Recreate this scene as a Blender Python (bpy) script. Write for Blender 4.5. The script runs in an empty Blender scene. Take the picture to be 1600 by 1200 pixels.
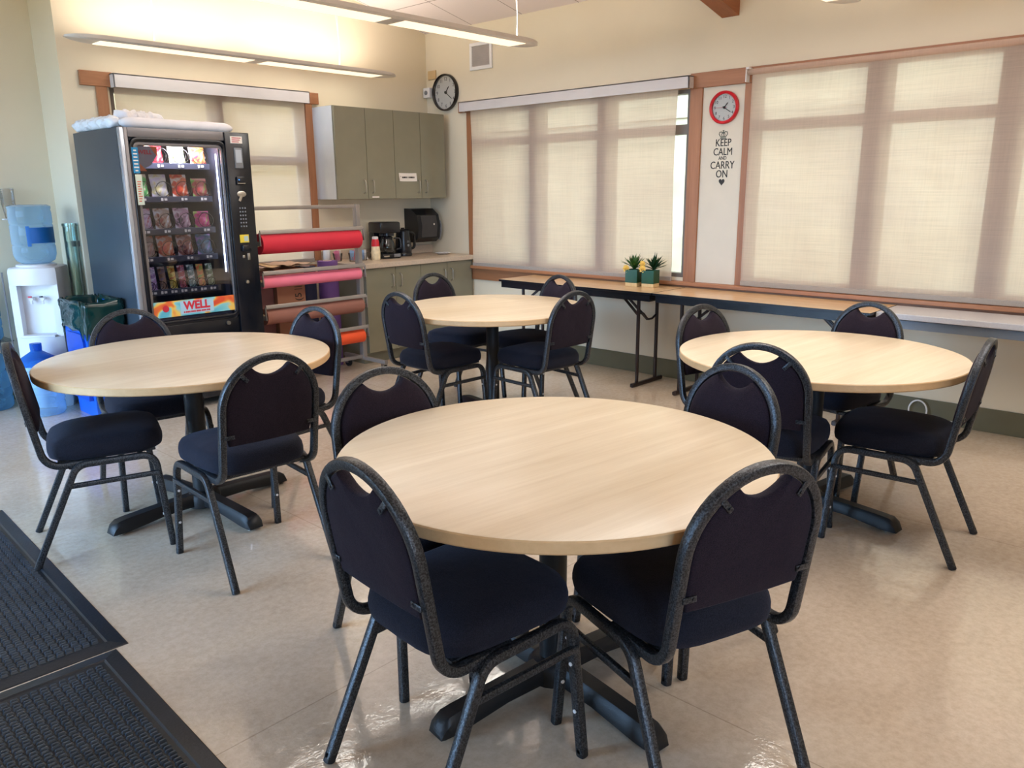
import bpy, bmesh, math, random
from mathutils import Vector, Matrix
random.seed(7)
PI = math.pi
scene = bpy.context.scene
COL = scene.collection

# ------------------------------------------------------------------ colours / materials
def lin(c):
    r = []
    for v in c[:3]:
        v = v / 255.0
        r.append(v / 12.92 if v <= 0.04045 else ((v + 0.055) / 1.055) ** 2.4)
    return (r[0], r[1], r[2], 1.0)

def new_mat(name):
    m = bpy.data.materials.new(name)
    m.use_nodes = True
    nt = m.node_tree
    return m, nt, nt.nodes['Principled BSDF']

def link(nt, a, ao, b, bi):
    nt.links.new(a.outputs[ao], b.inputs[bi])

def tex_coord(nt, scale=(1, 1, 1), rot=(0, 0, 0), kind='Object'):
    tc = nt.nodes.new('ShaderNodeTexCoord')
    mp = nt.nodes.new('ShaderNodeMapping')
    mp.inputs['Scale'].default_value = scale
    mp.inputs['Rotation'].default_value = rot
    link(nt, tc, kind, mp, 'Vector')
    return mp

def noise(nt, vec, scale, detail=3, rough=0.5, dist=0.0):
    n = nt.nodes.new('ShaderNodeTexNoise')
    n.inputs['Scale'].default_value = scale
    n.inputs['Detail'].default_value = detail
    n.inputs['Roughness'].default_value = rough
    n.inputs['Distortion'].default_value = dist
    link(nt, vec, 'Vector', n, 'Vector')
    return n

def ramp(nt, src, so, stops):
    r = nt.nodes.new('ShaderNodeValToRGB')
    e = r.color_ramp.elements
    e[0].position, e[0].color = stops[0]
    e[1].position, e[1].color = stops[-1]
    for p, c in stops[1:-1]:
        x = e.new(p)
        x.color = c
    link(nt, src, so, r, 'Fac')
    return r

def bump(nt, bsdf, src, so, strength, dist=0.01):
    b = nt.nodes.new('ShaderNodeBump')
    b.inputs['Strength'].default_value = strength
    b.inputs['Distance'].default_value = dist
    link(nt, src, so, b, 'Height')
    link(nt, b, 'Normal', bsdf, 'Normal')

def mat_plain(name, rgb, rough=0.5, metal=0.0, var=0.06, nscale=8.0, bmp=0.0, bscale=60.0, coat=0.0, spec=0.5):
    m, nt, p = new_mat(name)
    c = lin(rgb)
    mp = tex_coord(nt)
    n = noise(nt, mp, nscale)
    lo = tuple(max(0, v * (1 - var)) for v in c[:3]) + (1,)
    hi = tuple(min(1, v * (1 + var)) for v in c[:3]) + (1,)
    r = ramp(nt, n, 'Fac', [(0.3, lo), (0.7, hi)])
    link(nt, r, 'Color', p, 'Base Color')
    p.inputs['Roughness'].default_value = rough
    p.inputs['Metallic'].default_value = metal
    p.inputs['Coat Weight'].default_value = coat
    p.inputs['Specular IOR Level'].default_value = spec
    if bmp > 0:
        n2 = noise(nt, mp, bscale, 2)
        bump(nt, p, n2, 'Fac', bmp, 0.003)
    return m

def mat_wood(name, c1, c2, rot=0.0, rough=0.35, along='x', sc=1.0, bmp=0.0):
    m, nt, p = new_mat(name)
    s = {'x': (0.9, 16, 16), 'y': (16, 0.9, 16), 'z': (16, 16, 0.9)}[along]
    s = tuple(v * sc for v in s)
    mp = tex_coord(nt, s, (0, 0, rot))
    n = noise(nt, mp, 1.0, 6, 0.6, 0.6)
    n2 = noise(nt, mp, 5.0, 4, 0.65, 0.2)
    mx = nt.nodes.new('ShaderNodeMix')
    mx.data_type = 'FLOAT'
    mx.inputs[0].default_value = 0.35
    link(nt, n, 'Fac', mx, 2)
    link(nt, n2, 'Fac', mx, 3)
    r = ramp(nt, mx, 0, [(0.32, lin(c1)), (0.68, lin(c2))])
    link(nt, r, 'Color', p, 'Base Color')
    p.inputs['Roughness'].default_value = rough
    return m

def mat_hammered(name):
    m, nt, p = new_mat(name)
    mp = tex_coord(nt)
    n = noise(nt, mp, 230.0, 3, 0.6)
    r = ramp(nt, n, 'Fac', [(0.4, lin((34, 36, 40))), (0.66, lin((86, 90, 96)))])
    link(nt, r, 'Color', p, 'Base Color')
    p.inputs['Roughness'].default_value = 0.3
    p.inputs['Metallic'].default_value = 0.55
    bump(nt, p, n, 'Fac', 0.5, 0.002)
    return m

def mat_fabric(name, c1, c2, sc=420.0, rough=0.92, sheen=0.25):
    m, nt, p = new_mat(name)
    mp = tex_coord(nt)
    n = noise(nt, mp, sc, 2, 0.6)
    r = ramp(nt, n, 'Fac', [(0.35, lin(c1)), (0.7, lin(c2))])
    link(nt, r, 'Color', p, 'Base Color')
    p.inputs['Roughness'].default_value = rough
    p.inputs['Sheen Weight'].default_value = sheen
    p.inputs['Sheen Tint'].default_value = lin((150, 160, 190))
    p.inputs['Specular IOR Level'].default_value = 0.2
    n3 = noise(nt, mp, 9.0, 3, 0.5)
    ad = nt.nodes.new('ShaderNodeMath')
    ad.operation = 'MULTIPLY_ADD'
    ad.inputs[1].default_value = 5.0
    link(nt, n3, 'Fac', ad, 0)
    link(nt, n, 'Fac', ad, 2)
    bump(nt, p, ad, 'Value', 0.35, 0.004)
    return m

def mat_emit(name, rgb, strength):
    m, nt, p = new_mat(name)
    c = lin(rgb)
    p.inputs['Base Color'].default_value = c
    p.inputs['Emission Color'].default_value = c
    p.inputs['Emission Strength'].default_value = strength
    return m

def mat_thin_glass(name, tint=(255, 255, 255), gloss=0.06, rough=0.02):
    m = bpy.data.materials.new(name)
    m.use_nodes = True
    nt = m.node_tree
    nt.nodes.clear()
    out = nt.nodes.new('ShaderNodeOutputMaterial')
    tr = nt.nodes.new('ShaderNodeBsdfTransparent')
    tr.inputs['Color'].default_value = lin(tint)
    gl = nt.nodes.new('ShaderNodeBsdfGlossy')
    gl.inputs['Roughness'].default_value = rough
    fr = nt.nodes.new('ShaderNodeFresnel')
    fr.inputs['IOR'].default_value = 1.45
    ml = nt.nodes.new('ShaderNodeMath')
    ml.operation = 'MULTIPLY_ADD'
    ml.inputs[1].default_value = 0.8
    ml.inputs[2].default_value = gloss * 0.3
    link(nt, fr, 'Fac', ml, 0)
    mx = nt.nodes.new('ShaderNodeMixShader')
    link(nt, ml, 'Value', mx, 'Fac')
    link(nt, tr, 'BSDF', mx, 1)
    link(nt, gl, 'BSDF', mx, 2)
    link(nt, mx, 'Shader', out, 'Surface')
    return m

def mat_blind(name, axis='y', col=(240, 219, 203), transp=0.2, thru=0.55):
    """woven roller-shade cloth: scatters light through and is slightly see-through between the threads"""
    m = bpy.data.materials.new(name)
    m.use_nodes = True
    nt = m.node_tree
    nt.nodes.clear()
    out = nt.nodes.new('ShaderNodeOutputMaterial')
    s = (1, 3.0, 210) if axis == 'y' else (3.0, 1, 210)
    mp = tex_coord(nt, s)
    n = noise(nt, mp, 1.0, 3, 0.7)
    s2 = (1, 130, 5.0) if axis == 'y' else (130, 1, 5.0)
    mp2 = tex_coord(nt, s2)
    n2 = noise(nt, mp2, 1.0, 2, 0.6)
    av = nt.nodes.new('ShaderNodeMix')
    av.data_type = 'FLOAT'
    av.inputs[0].default_value = 0.3
    link(nt, n, 'Fac', av, 2)
    link(nt, n2, 'Fac', av, 3)
    c = lin(col)
    lo = tuple(v * 0.82 for v in c[:3]) + (1,)
    r = ramp(nt, av, 0, [(0.38, lo), (0.6, c)])
    tl = nt.nodes.new('ShaderNodeBsdfTranslucent')
    df = nt.nodes.new('ShaderNodeBsdfDiffuse')
    link(nt, r, 'Color', tl, 'Color')
    link(nt, r, 'Color', df, 'Color')
    tp = nt.nodes.new('ShaderNodeBsdfTransparent')
    tp.inputs['Color'].default_value = (1.0, 0.94, 0.9, 1)
    m1 = nt.nodes.new('ShaderNodeMixShader')
    m1.inputs['Fac'].default_value = thru
    link(nt, df, 'BSDF', m1, 1)
    link(nt, tl, 'BSDF', m1, 2)
    tf = nt.nodes.new('ShaderNodeMapRange')
    tf.inputs['From Min'].default_value = 0.4
    tf.inputs['From Max'].default_value = 0.6
    tf.inputs['To Min'].default_value = transp * 0.75
    tf.inputs['To Max'].default_value = transp * 1.25
    link(nt, av, 0, tf, 'Value')
    m2 = nt.nodes.new('ShaderNodeMixShader')
    link(nt, tf, 'Result', m2, 'Fac')
    link(nt, m1, 'Shader', m2, 1)
    link(nt, tp, 'BSDF', m2, 2)
    link(nt, m2, 'Shader', out, 'Surface')
    return m

def mat_floor():
    m, nt, p = new_mat('linoleum')
    mp = tex_coord(nt)
    n = noise(nt, mp, 2.2, 4, 0.6)
    n2 = noise(nt, mp, 38.0, 4, 0.7)
    r1 = ramp(nt, n, 'Fac', [(0.3, lin((199, 181, 160))), (0.7, lin((216, 200, 181)))])
    r2 = ramp(nt, n2, 'Fac', [(0.35, lin((238, 235, 231))), (0.62, (1, 1, 1, 1))])
    mx = nt.nodes.new('ShaderNodeMix')
    mx.data_type = 'RGBA'
    mx.blend_type = 'MULTIPLY'
    mx.inputs[0].default_value = 1.0
    link(nt, r1, 'Color', mx, 6)
    link(nt, r2, 'Color', mx, 7)
    # faint sheet seams
    br = nt.nodes.new('ShaderNodeTexBrick')
    br.offset = 0.0
    br.inputs['Color1'].default_value = (1, 1, 1, 1)
    br.inputs['Color2'].default_value = (1, 1, 1, 1)
    br.inputs['Mortar'].default_value = (0.72, 0.70, 0.68, 1)
    br.inputs['Scale'].default_value = 1.0
    br.inputs['Mortar Size'].default_value = 0.0022
    br.inputs['Brick Width'].default_value = 1.83
    br.inputs['Row Height'].default_value = 1.83
    link(nt, mp, 'Vector', br, 'Vector')
    m2 = nt.nodes.new('ShaderNodeMix')
    m2.data_type = 'RGBA'
    m2.blend_type = 'MULTIPLY'
    m2.inputs[0].default_value = 1.0
    link(nt, mx, 2, m2, 6)
    link(nt, br, 'Color', m2, 7)
    link(nt, m2, 2, p, 'Base Color')
    n3 = noise(nt, mp, 14.0, 3, 0.6)
    rr = ramp(nt, n3, 'Fac', [(0.3, (0.06, 0.06, 0.06, 1)), (0.75, (0.17, 0.17, 0.17, 1))])
    link(nt, rr, 'Color', p, 'Roughness')
    p.inputs['Specular IOR Level'].default_value = 0.6
    p.inputs['Coat Weight'].default_value = 0.35
    p.inputs['Coat Roughness'].default_value = 0.04
    n4 = noise(nt, mp, 17.0, 4, 0.62)
    bump(nt, p, n4, 'Fac', 0.26, 0.006)
    return m

def mat_ceiling():
    m, nt, p = new_mat('acoustic_tile')
    mp = tex_coord(nt)
    br = nt.nodes.new('ShaderNodeTexBrick')
    br.offset = 0.0
    br.inputs['Color1'].default_value = lin((236, 226, 226))
    br.inputs['Color2'].default_value = lin((233, 222, 222))
    br.inputs['Mortar'].default_value = lin((150, 136, 132))
    br.inputs['Scale'].default_value = 1.0
    br.inputs['Mortar Size'].default_value = 0.004
    br.inputs['Brick Width'].default_value = 0.61
    br.inputs['Row Height'].default_value = 0.61
    link(nt, mp, 'Vector', br, 'Vector')
    link(nt, br, 'Color', p, 'Base Color')
    p.inputs['Roughness'].default_value = 0.9
    return m

M = {}
M['floor'] = mat_floor()
M['ceiling'] = mat_ceiling()
M['wall'] = mat_plain('cream_wall_paint', (226, 215, 190), 0.65, var=0.02, nscale=2.0)
M['panel_paint'] = mat_plain('white_panel_paint', (210, 200, 180), 0.4, var=0.02)
M['trim_wood'] = mat_wood('fir_trim', (142, 92, 60), (174, 120, 82), along='z', rough=0.45)
M['trim_wood_y'] = mat_wood('fir_trim_level', (142, 92, 60), (174, 120, 82), along='y', rough=0.45)
M['trim_wood_x'] = mat_wood('fir_trim_cross', (142, 92, 60), (174, 120, 82), along='x', rough=0.45)
M['beam_wood'] = mat_wood('beam_fir', (132, 76, 42), (160, 98, 58), along='x', rough=0.5)
M['base_green'] = mat_plain('green_rubber_cove', (98, 93, 67), 0.5)
M['laminate_c'] = mat_wood('maple_laminate', (216, 196, 165), (236, 220, 194), rough=0.3)
M['table_edge'] = mat_wood('maple_edge_band', (206, 168, 122), (222, 186, 140), rough=0.4)
M['black_steel'] = mat_plain('black_powder_coat', (26, 28, 32), 0.45, 0.3, bmp=0.15, bscale=300)
M['brown_steel'] = mat_plain('brown_enamel_steel', (48, 36, 34), 0.4, 0.3)
M['hammered'] = mat_hammered('hammered_grey_paint')
M['seat_fabric'] = mat_fabric('navy_black_fabric', (17, 18, 27), (38, 39, 51), sheen=.14)
M['back_fabric'] = mat_fabric('plum_black_fabric', (22, 15, 23), (46, 34, 44), sheen=.1)
M['rubber'] = mat_plain('black_rubber', (22, 24, 28), 0.6)
M['mat_rubber'] = mat_plain('ribbed_mat_rubber', (26, 33, 42), 0.38, bmp=0.2, bscale=120, var=0.2)
M['rib_highlight_rubber'] = mat_plain('rib_highlight_rubber', (50, 62, 76), 0.36, var=0.2)  # lighter than the mat: highlights along the ribs put into the colour
M['white_plastic'] = mat_plain('white_plastic', (226, 226, 228), 0.35, var=0.02)
M['dark_plastic'] = mat_plain('dark_plastic', (22, 24, 30), 0.25, var=0.1)
M['grey_plastic'] = mat_plain('grey_plastic', (120, 122, 126), 0.4)
M['cabinet'] = mat_plain('olive_grey_laminate', (134, 130, 110), 0.13, var=0.03)
M['cabinet_gap'] = mat_plain('cabinet_carcass', (104, 100, 82), 0.4)
M['counter'] = mat_plain('beige_counter_laminate', (196, 178, 158), 0.35, var=0.08, nscale=60)
M['steel'] = mat_plain('brushed_nickel', (190, 186, 178), 0.28, 0.95)
M['rack_steel'] = mat_plain('taupe_rack_steel', (150, 142, 134), 0.4, 0.4)
M['vend_body'] = mat_plain('vending_charcoal_side', (66, 76, 86), 0.3, 0.2, var=0.05)
M['vend_dark'] = mat_plain('vending_black_panel', (14, 18, 26), 0.22, var=0.1)
M['vend_grey'] = mat_plain('vending_door_grey', (130, 126, 128), 0.35, 0.4, var=0.04)
M['vend_silver'] = mat_plain('vending_silver_edge', (176, 184, 196), 0.25, 0.6)
M['vend_inside'] = mat_plain('vending_liner', (60, 62, 76), 0.35, var=0.1)
M['glass'] = mat_thin_glass('window_glass')
M['vglass'] = mat_thin_glass('vending_glass', (238, 240, 246), 0.1)
M['lamp_lens'] = mat_emit('lamp_lens', (255, 236, 206), 1.1)
M['lamp_tube'] = mat_emit('lamp_tube', (255, 238, 214), 6.0)
M['vend_tube'] = mat_emit('vending_tube', (226, 238, 255), 9.0)
M['lamp_body'] = mat_plain('lamp_housing_grey', (214, 208, 202), 0.4, 0.2)
M['blind_y'] = mat_blind('woven_shade', 'y', transp=0.14)
M['blind_x'] = mat_blind('woven_shade_back', 'x', transp=0.22, thru=0.72)
M['valance'] = mat_plain('pale_grey_valance', (204, 200, 200), 0.5, var=0.02)
M['hem'] = mat_fabric('shade_hem', (150, 140, 130), (172, 162, 152), 300)
M['win_frame'] = mat_plain('painted_window_frame', (112, 104, 96), 0.5)
M['lawn'] = mat_plain('lawn', (190, 178, 146), 0.9, var=0.3, nscale=3)
M['leaf_out'] = mat_plain('hedge_leaves', (158, 142, 108), 0.8, var=0.3, nscale=1.2)
M['ink'] = mat_plain('black_ink', (30, 27, 24), 0.6)
M['white_paper'] = mat_plain('white_paper', (232, 226, 218), 0.7, var=0.02)
M['red_plastic'] = mat_plain('red_plastic', (196, 22, 40), 0.3)
M['clock_face'] = mat_plain('clock_face', (226, 222, 214), 0.5, var=0.01)
M['black_gloss'] = mat_plain('black_gloss', (26, 22, 22), 0.25)

# ------------------------------------------------------------------ mesh builder
class MB:
    def __init__(self):
        self.bm = bmesh.new()
        self.mi = 0
    def _mark(self, faces):
        for f in faces:
            f.material_index = self.mi
    def poly_verts(self, cos):
        return [self.bm.verts.new(c) for c in cos]
    def face(self, vs):
        try:
            f = self.bm.faces.new(vs)
            f.material_index = self.mi
            return f
        except ValueError:
            return None
    def box(self, x0, x1, y0, y1, z0, z1, bev=0.0, T=None, seg=2):
        t = bmesh.new()
        bmesh.ops.create_cube(t, size=1.0)
        for v in t.verts:
            v.co = Vector(((x0 + x1) / 2 + v.co.x * (x1 - x0), (y0 + y1) / 2 + v.co.y * (y1 - y0), (z0 + z1) / 2 + v.co.z * (z1 - z0)))
        if bev > 0:
            bmesh.ops.bevel(t, geom=list(t.edges), offset=bev, segments=seg, profile=0.5, affect='EDGES')
        self.merge(t, T)
        return self
    def merge(self, t, T=None):
        vm = {}
        for v in t.verts:
            c = v.co if T is None else T @ v.co
            vm[v] = self.bm.verts.new(c)
        for f in t.faces:
            self.face([vm[v] for v in f.verts])
        t.free()
    def merge_mesh(self, me, T=None):
        t = bmesh.new()
        t.from_mesh(me)
        self.merge(t, T)
    def rings(self, rings, cap0=True, cap1=True, closed=True):
        """loft a list of vertex rings"""
        vr = [self.poly_verts(r) for r in rings]
        n = len(vr[0])
        for a, b in zip(vr[:-1], vr[1:]):
            for i in range(n if closed else n - 1):
                j = (i + 1) % n
                self.face([a[i], a[j], b[j], b[i]])
        if cap0:
            self.face(list(reversed(vr[0])))
        if cap1:
            self.face(vr[-1])
        return vr
    def lathe(self, prof, seg=24, c=(0, 0, 0), axis='z', cap0=True, cap1=True, T=None):
        rs = []
        for r, z in prof:
            ring = []
            for i in range(seg):
                a = 2 * PI * i / seg
                x, y = r * math.cos(a), r * math.sin(a)
                if axis == 'z':
                    p = Vector((c[0] + x, c[1] + y, c[2] + z))
                elif axis == 'x':
                    p = Vector((c[0] + z, c[1] + x, c[2] + y))
                else:
                    p = Vector((c[0] + y, c[1] + z, c[2] + x))
                ring.append(T @ p if T else p)
            rs.append(ring)
        self.rings(rs, cap0, cap1)
        return self
    def cyl(self, p0, p1, r, seg=12, r1=None):
        p0, p1 = Vector(p0), Vector(p1)
        d = (p1 - p0).normalized()
        a = Vector((0, 0, 1)) if abs(d.z) < 0.9 else Vector((1, 0, 0))
        u = d.cross(a).normalized()
        v = d.cross(u)
        r1 = r if r1 is None else r1
        rs = [[p + (u * math.cos(2 * PI * i / seg) + v * math.sin(2 * PI * i / seg)) * rr for i in range(seg)] for p, rr in ((p0, r), (p1, r1))]
        self.rings(rs)
        return self
    def sweep(self, pts, prof, n0, closed=False):
        pts = [Vector(p) for p in pts]
        n = len(pts)
        tang = []
        for i in range(n):
            a = pts[i - 1] if (i > 0 or closed) else pts[i]
            b = pts[(i + 1) % n] if (i < n - 1 or closed) else pts[i]
            tang.append((b - a).normalized())
        N = Vector(n0)
        N = (N - tang[0] * N.dot(tang[0])).normalized()
        rs = []
        for i in range(n):
            if i > 0:
                N = (N - tang[i] * N.dot(tang[i])).normalized()
            B = tang[i].cross(N)
            rs.append([pts[i] + N * u + B * v for u, v in prof])
        if closed:
            rs.append(rs[0])
            self.rings(rs, False, False)
        else:
            self.rings(rs)
        return self
    def prism(self, poly, ax, a0, a1):
        """poly in the two remaining axes (order x<y<z), extruded along ax"""
        def P(u, v, w):
            return {'x': (w, u, v), 'y': (u, w, v), 'z': (u, v, w)}[ax]
        self.rings([[Vector(P(u, v, a0)) for u, v in poly], [Vector(P(u, v, a1)) for u, v in poly]])
        return self
    def grid(self, fn, nu, nv):
        vs = [[self.bm.verts.new(fn(i / nu, j / nv)) for j in range(nv + 1)] for i in range(nu + 1)]
        for i in range(nu):
            for j in range(nv):
                self.face([vs[i][j], vs[i + 1][j], vs[i + 1][j + 1], vs[i][j + 1]])
        return self
    def build(self, name, mats, parent=None, smooth=True, angle=40, fix=True):
        bm = self.bm
        if fix:
            bmesh.ops.recalc_face_normals(bm, faces=bm.faces)
        me = bpy.data.meshes.new(name)
        bm.to_mesh(me)
        bm.free()
        if not isinstance(mats, (list, tuple)):
            mats = [mats]
        for m in mats:
            me.materials.append(m)
        if smooth:
            me.polygons.foreach_set('use_smooth', [True] * len(me.polygons))
            try:
                me.set_sharp_from_angle(angle=math.radians(angle))
            except Exception:
                pass
        o = bpy.data.objects.new(name, me)
        COL.objects.link(o)
        if parent is not None:
            o.parent = parent
        return o

def rrect(w, h, r, seg=2):
    out = []
    for cx, cy, a0 in ((w / 2 - r, h / 2 - r, 0), (-w / 2 + r, h / 2 - r, 90), (-w / 2 + r, -h / 2 + r, 180), (w / 2 - r, -h / 2 + r, 270)):
        for k in range(seg + 1):
            a = math.radians(a0 + 90 * k / seg)
            out.append((cx + r * math.cos(a), cy + r * math.sin(a)))
    return out

def circ(r, n=10):
    return [(r * math.cos(2 * PI * i / n), r * math.sin(2 * PI * i / n)) for i in range(n)]

def fillet(pts, rad, seg=6):
    pts = [Vector(p) for p in pts]
    out = [pts[0]]
    for i in range(1, len(pts) - 1):
        a, b, c = pts[i - 1], pts[i], pts[i + 1]
        u, v = (a - b).normalized(), (c - b).normalized()
        ang = u.angle(v)
        r = rad[i - 1] if isinstance(rad, (list, tuple)) else rad
        d = min(r / math.tan(ang / 2), (a - b).length * 0.95, (c - b).length * 0.95)
        r = d * math.tan(ang / 2)
        ctr = b + (u + v).normalized() * (r / math.sin(ang / 2))
        p, q = b + u * d - ctr, b + v * d - ctr
        tot = p.angle(q)
        for k in range(seg + 1):
            t = k / seg
            s = (p * math.sin((1 - t) * tot) + q * math.sin(t * tot)) / math.sin(tot)
            out.append(ctr + s)
    out.append(pts[-1])
    return out

def tag(o, label, cat, group=None, kind=None):
    o['label'] = label
    o['category'] = cat
    if group:
        o['group'] = group
    if kind:
        o['kind'] = kind
    return o

def thing(name, label, cat, loc=(0, 0, 0), rz=0.0, group=None):
    o = bpy.data.objects.new(name, None)
    o.empty_display_size = 0.1
    COL.objects.link(o)
    o.location = loc
    o.rotation_euler = (0, 0, rz)
    return tag(o, label, cat, group)

def struct(o):
    o['kind'] = 'structure'
    return o

def copy_tree(o, parent=None):
    c = o.copy()
    COL.objects.link(c)
    if parent is not None:
        c.parent = parent
    for ch in list(o.children):
        copy_tree(ch, c)
    return c

def text_into(mb, body, size, T, align='CENTER', ext=0.0015, bold=0.0):
    cu = bpy.data.curves.new('lettering', 'FONT')
    cu.body = body
    cu.size = size
    cu.align_x = align
    cu.align_y = 'CENTER'
    cu.extrude = ext
    cu.offset = bold
    cu.resolution_u = 3
    ob = bpy.data.objects.new('lettering', cu)
    COL.objects.link(ob)
    bpy.context.view_layer.update()
    dg = bpy.context.evaluated_depsgraph_get()
    me = bpy.data.meshes.new_from_object(ob.evaluated_get(dg))
    mb.merge_mesh(me, T)
    bpy.data.meshes.remove(me)
    bpy.data.objects.remove(ob)
    bpy.data.curves.remove(cu)

def frame_right(x, y, z):      # things facing -x (on the window wall)
    return Matrix(((0, 0, -1, x), (-1, 0, 0, y), (0, 1, 0, z), (0, 0, 0, 1)))

def frame_back(x, y, z):       # things facing -y (on the back wall)
    return Matrix(((1, 0, 0, x), (0, 0, -1, y), (0, 1, 0, z), (0, 0, 0, 1)))

# ------------------------------------------------------------------ room
XR, YB = 5.385, 6.12
XL, YF, YA, XS = -1.6, -2.0, 6.56, 2.11
SL = 0.225
def zc(x):
    return 2.907 + SL * (XR - x)

b = MB(); b.box(XL - .15, XR + .15, YF - .15, YA + .15, -0.1, 0.0)
struct(b.build('floor', M['floor'], smooth=False))

b = MB()
b.rings([[Vector((XR + .4, YF - .2, zc(XR + .4))), Vector((XR + .4, YA + .4, zc(XR + .4))), Vector((XR + .4, YA + .4, zc(XR + .4) + .15)), Vector((XR + .4, YF - .2, zc(XR + .4) + .15))],
         [Vector((XL - .3, YF - .2, zc(XL - .3))), Vector((XL - .3, YA + .4, zc(XL - .3))), Vector((XL - .3, YA + .4, zc(XL - .3) + .15)), Vector((XL - .3, YF - .2, zc(XL - .3) + .15))]])
struct(b.build('ceiling', M['ceiling'], smooth=False))

W1 = (3.22, 5.52, 0.80, 2.17)      # y0 y1 z0 z1 window by the corner
W2 = (0.42, 2.72, 0.80, 2.23)      # window nearer the camera
W3 = (2.42, 3.98, 0.86, 2.19)      # x0 x1 z0 z1 back window
def hole_wall_right(b):
    x0, x1 = XR, XR + .15
    ztop = zc(XR) + .02
    b.box(x0, x1, YF - .15, W2[0], 0, ztop)
    b.box(x0, x1, W2[0], W2[1], 0, W2[2]); b.box(x0, x1, W2[0], W2[1], W2[3], ztop)
    b.box(x0, x1, W2[1], W1[0], 0, ztop)
    b.box(x0, x1, W1[0], W1[1], 0, W1[2]); b.box(x0, x1, W1[0], W1[1], W1[3], ztop)
    b.box(x0, x1, W1[1], YB + .15, 0, ztop)
b = MB(); hole_wall_right(b)
struct(b.build('wall_right', M['wall'], smooth=False))

b = MB()
y0, y1 = YB, YB + .15
b.box(XS, W3[0], y0, y1, 0, W3[3]); b.box(W3[1], XR, y0, y1, 0, W3[3])
b.box(W3[0], W3[1], y0, y1, 0, W3[2])
b.prism([(XS, W3[3]), (XR, W3[3]), (XR, zc(XR) + .02), (XS, zc(XS) + .02)], 'y', y0, y1)
b.prism([(XS, 0), (XS + .15, 0), (XS + .15, zc(XS + .15) + .02), (XS, zc(XS) + .02)], 'y', y1, YA + .15)
struct(b.build('wall_back', M['wall'], smooth=False))

b = MB(); b.prism([(XL, 0), (XS, 0), (XS, zc(XS) + .02), (XL, zc(XL) + .02)], 'y', YA, YA + .15)
struct(b.build('wall_alcove', M['wall'], smooth=False))
W5 = (-1.2, 1.2, .85, 2.2)          # unseen window band behind the camera, added for more daylight
b = MB()
b.box(XL - .15, W5[0], YF - .15, YF, 0, W5[3]); b.box(W5[1], XR + .15, YF - .15, YF, 0, W5[3]); b.box(W5[0], W5[1], YF - .15, YF, 0, W5[2])
b.prism([(XL - .15, W5[3]), (XR + .15, W5[3]), (XR + .15, zc(XR + .15)), (XL - .15, zc(XL - .15))], 'y', YF - .15, YF)
struct(b.build('wall_front', M['wall'], smooth=False))
# left wall with a wide glazed entrance that lets in the cool daylight
D4 = (2.6, 6.3, 0.05, 2.45)
b = MB()
zt = zc(XL)
b.box(XL - .15, XL, YF, D4[0], 0, zt); b.box(XL - .15, XL, D4[1], YA, 0, zt)
b.box(XL - .15, XL, D4[0], D4[1], 0, D4[2]); b.box(XL - .15, XL, D4[0], D4[1], D4[3], zt)
struct(b.build('wall_left', M['wall'], smooth=False))

def window(name, axis, pos, a0, a1, z0, z1, muls, trans, mw=.075, depth=.08, fmat=None):
    """frame with mullions and one glass mesh; pos = plane of the glass"""
    fmat = fmat or M['win_frame']
    t = bpy.data.objects.new(name, None); COL.objects.link(t); struct(t)
    b = MB(); g = MB()
    def bx(m, u0, u1, v0, v1, d):
        if axis == 'x':
            m.box(pos - d, pos + d, u0, u1, v0, v1)
        else:
            m.box(u0, u1, pos - d, pos + d, v0, v1)
    e = .03
    bx(b, a0, a0 + e, z0, z1, depth / 2); bx(b, a1 - e, a1, z0, z1, depth / 2)
    bx(b, a0 + e, a1 - e, z0, z0 + e, depth / 2); bx(b, a0 + e, a1 - e, z1 - e, z1, depth / 2)
    for c in muls:
        bx(b, c - mw, c + mw, z0 + e, z1 - e, depth / 2)
    for zz in trans:
        pts = [a0 + e] + sum([[c - mw, c + mw] for c in sorted(muls)], []) + [a1 - e]
        for i in range(0, len(pts), 2):
            bx(b, pts[i], pts[i + 1], zz - .035, zz + .035, depth / 2)
    fr = b.build('window_frame', fmat, t, smooth=False)
    bx(g, a0 + e, a1 - e, z0 + e, z1 - e, .003)
    g.build('window_glass', M['glass'], t, smooth=False)
    return t

window('window_1', 'x', XR + .05, W1[0], W1[1], W1[2], W1[3], [4.74, 4.0], [1.89])
window('window_2', 'x', XR + .05, W2[0], W2[1], W2[2], W2[3], [1.90, 1.16], [1.88])
window('window_3', 'y', YB + .05, W3[0], W3[1], W3[2], W3[3], [3.22], [1.72], mw=.05)
window('door_1', 'x', XL - .08, D4[0], D4[1], D4[2], D4[3], [3.55, 4.5, 5.4], [2.1], mw=.05, fmat=M['win_frame'])
window('window_added', 'y', YF - .08, W5[0], W5[1], W5[2], W5[3], [0.0], [], mw=.05)  # added out of view to let in extra daylight

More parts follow.
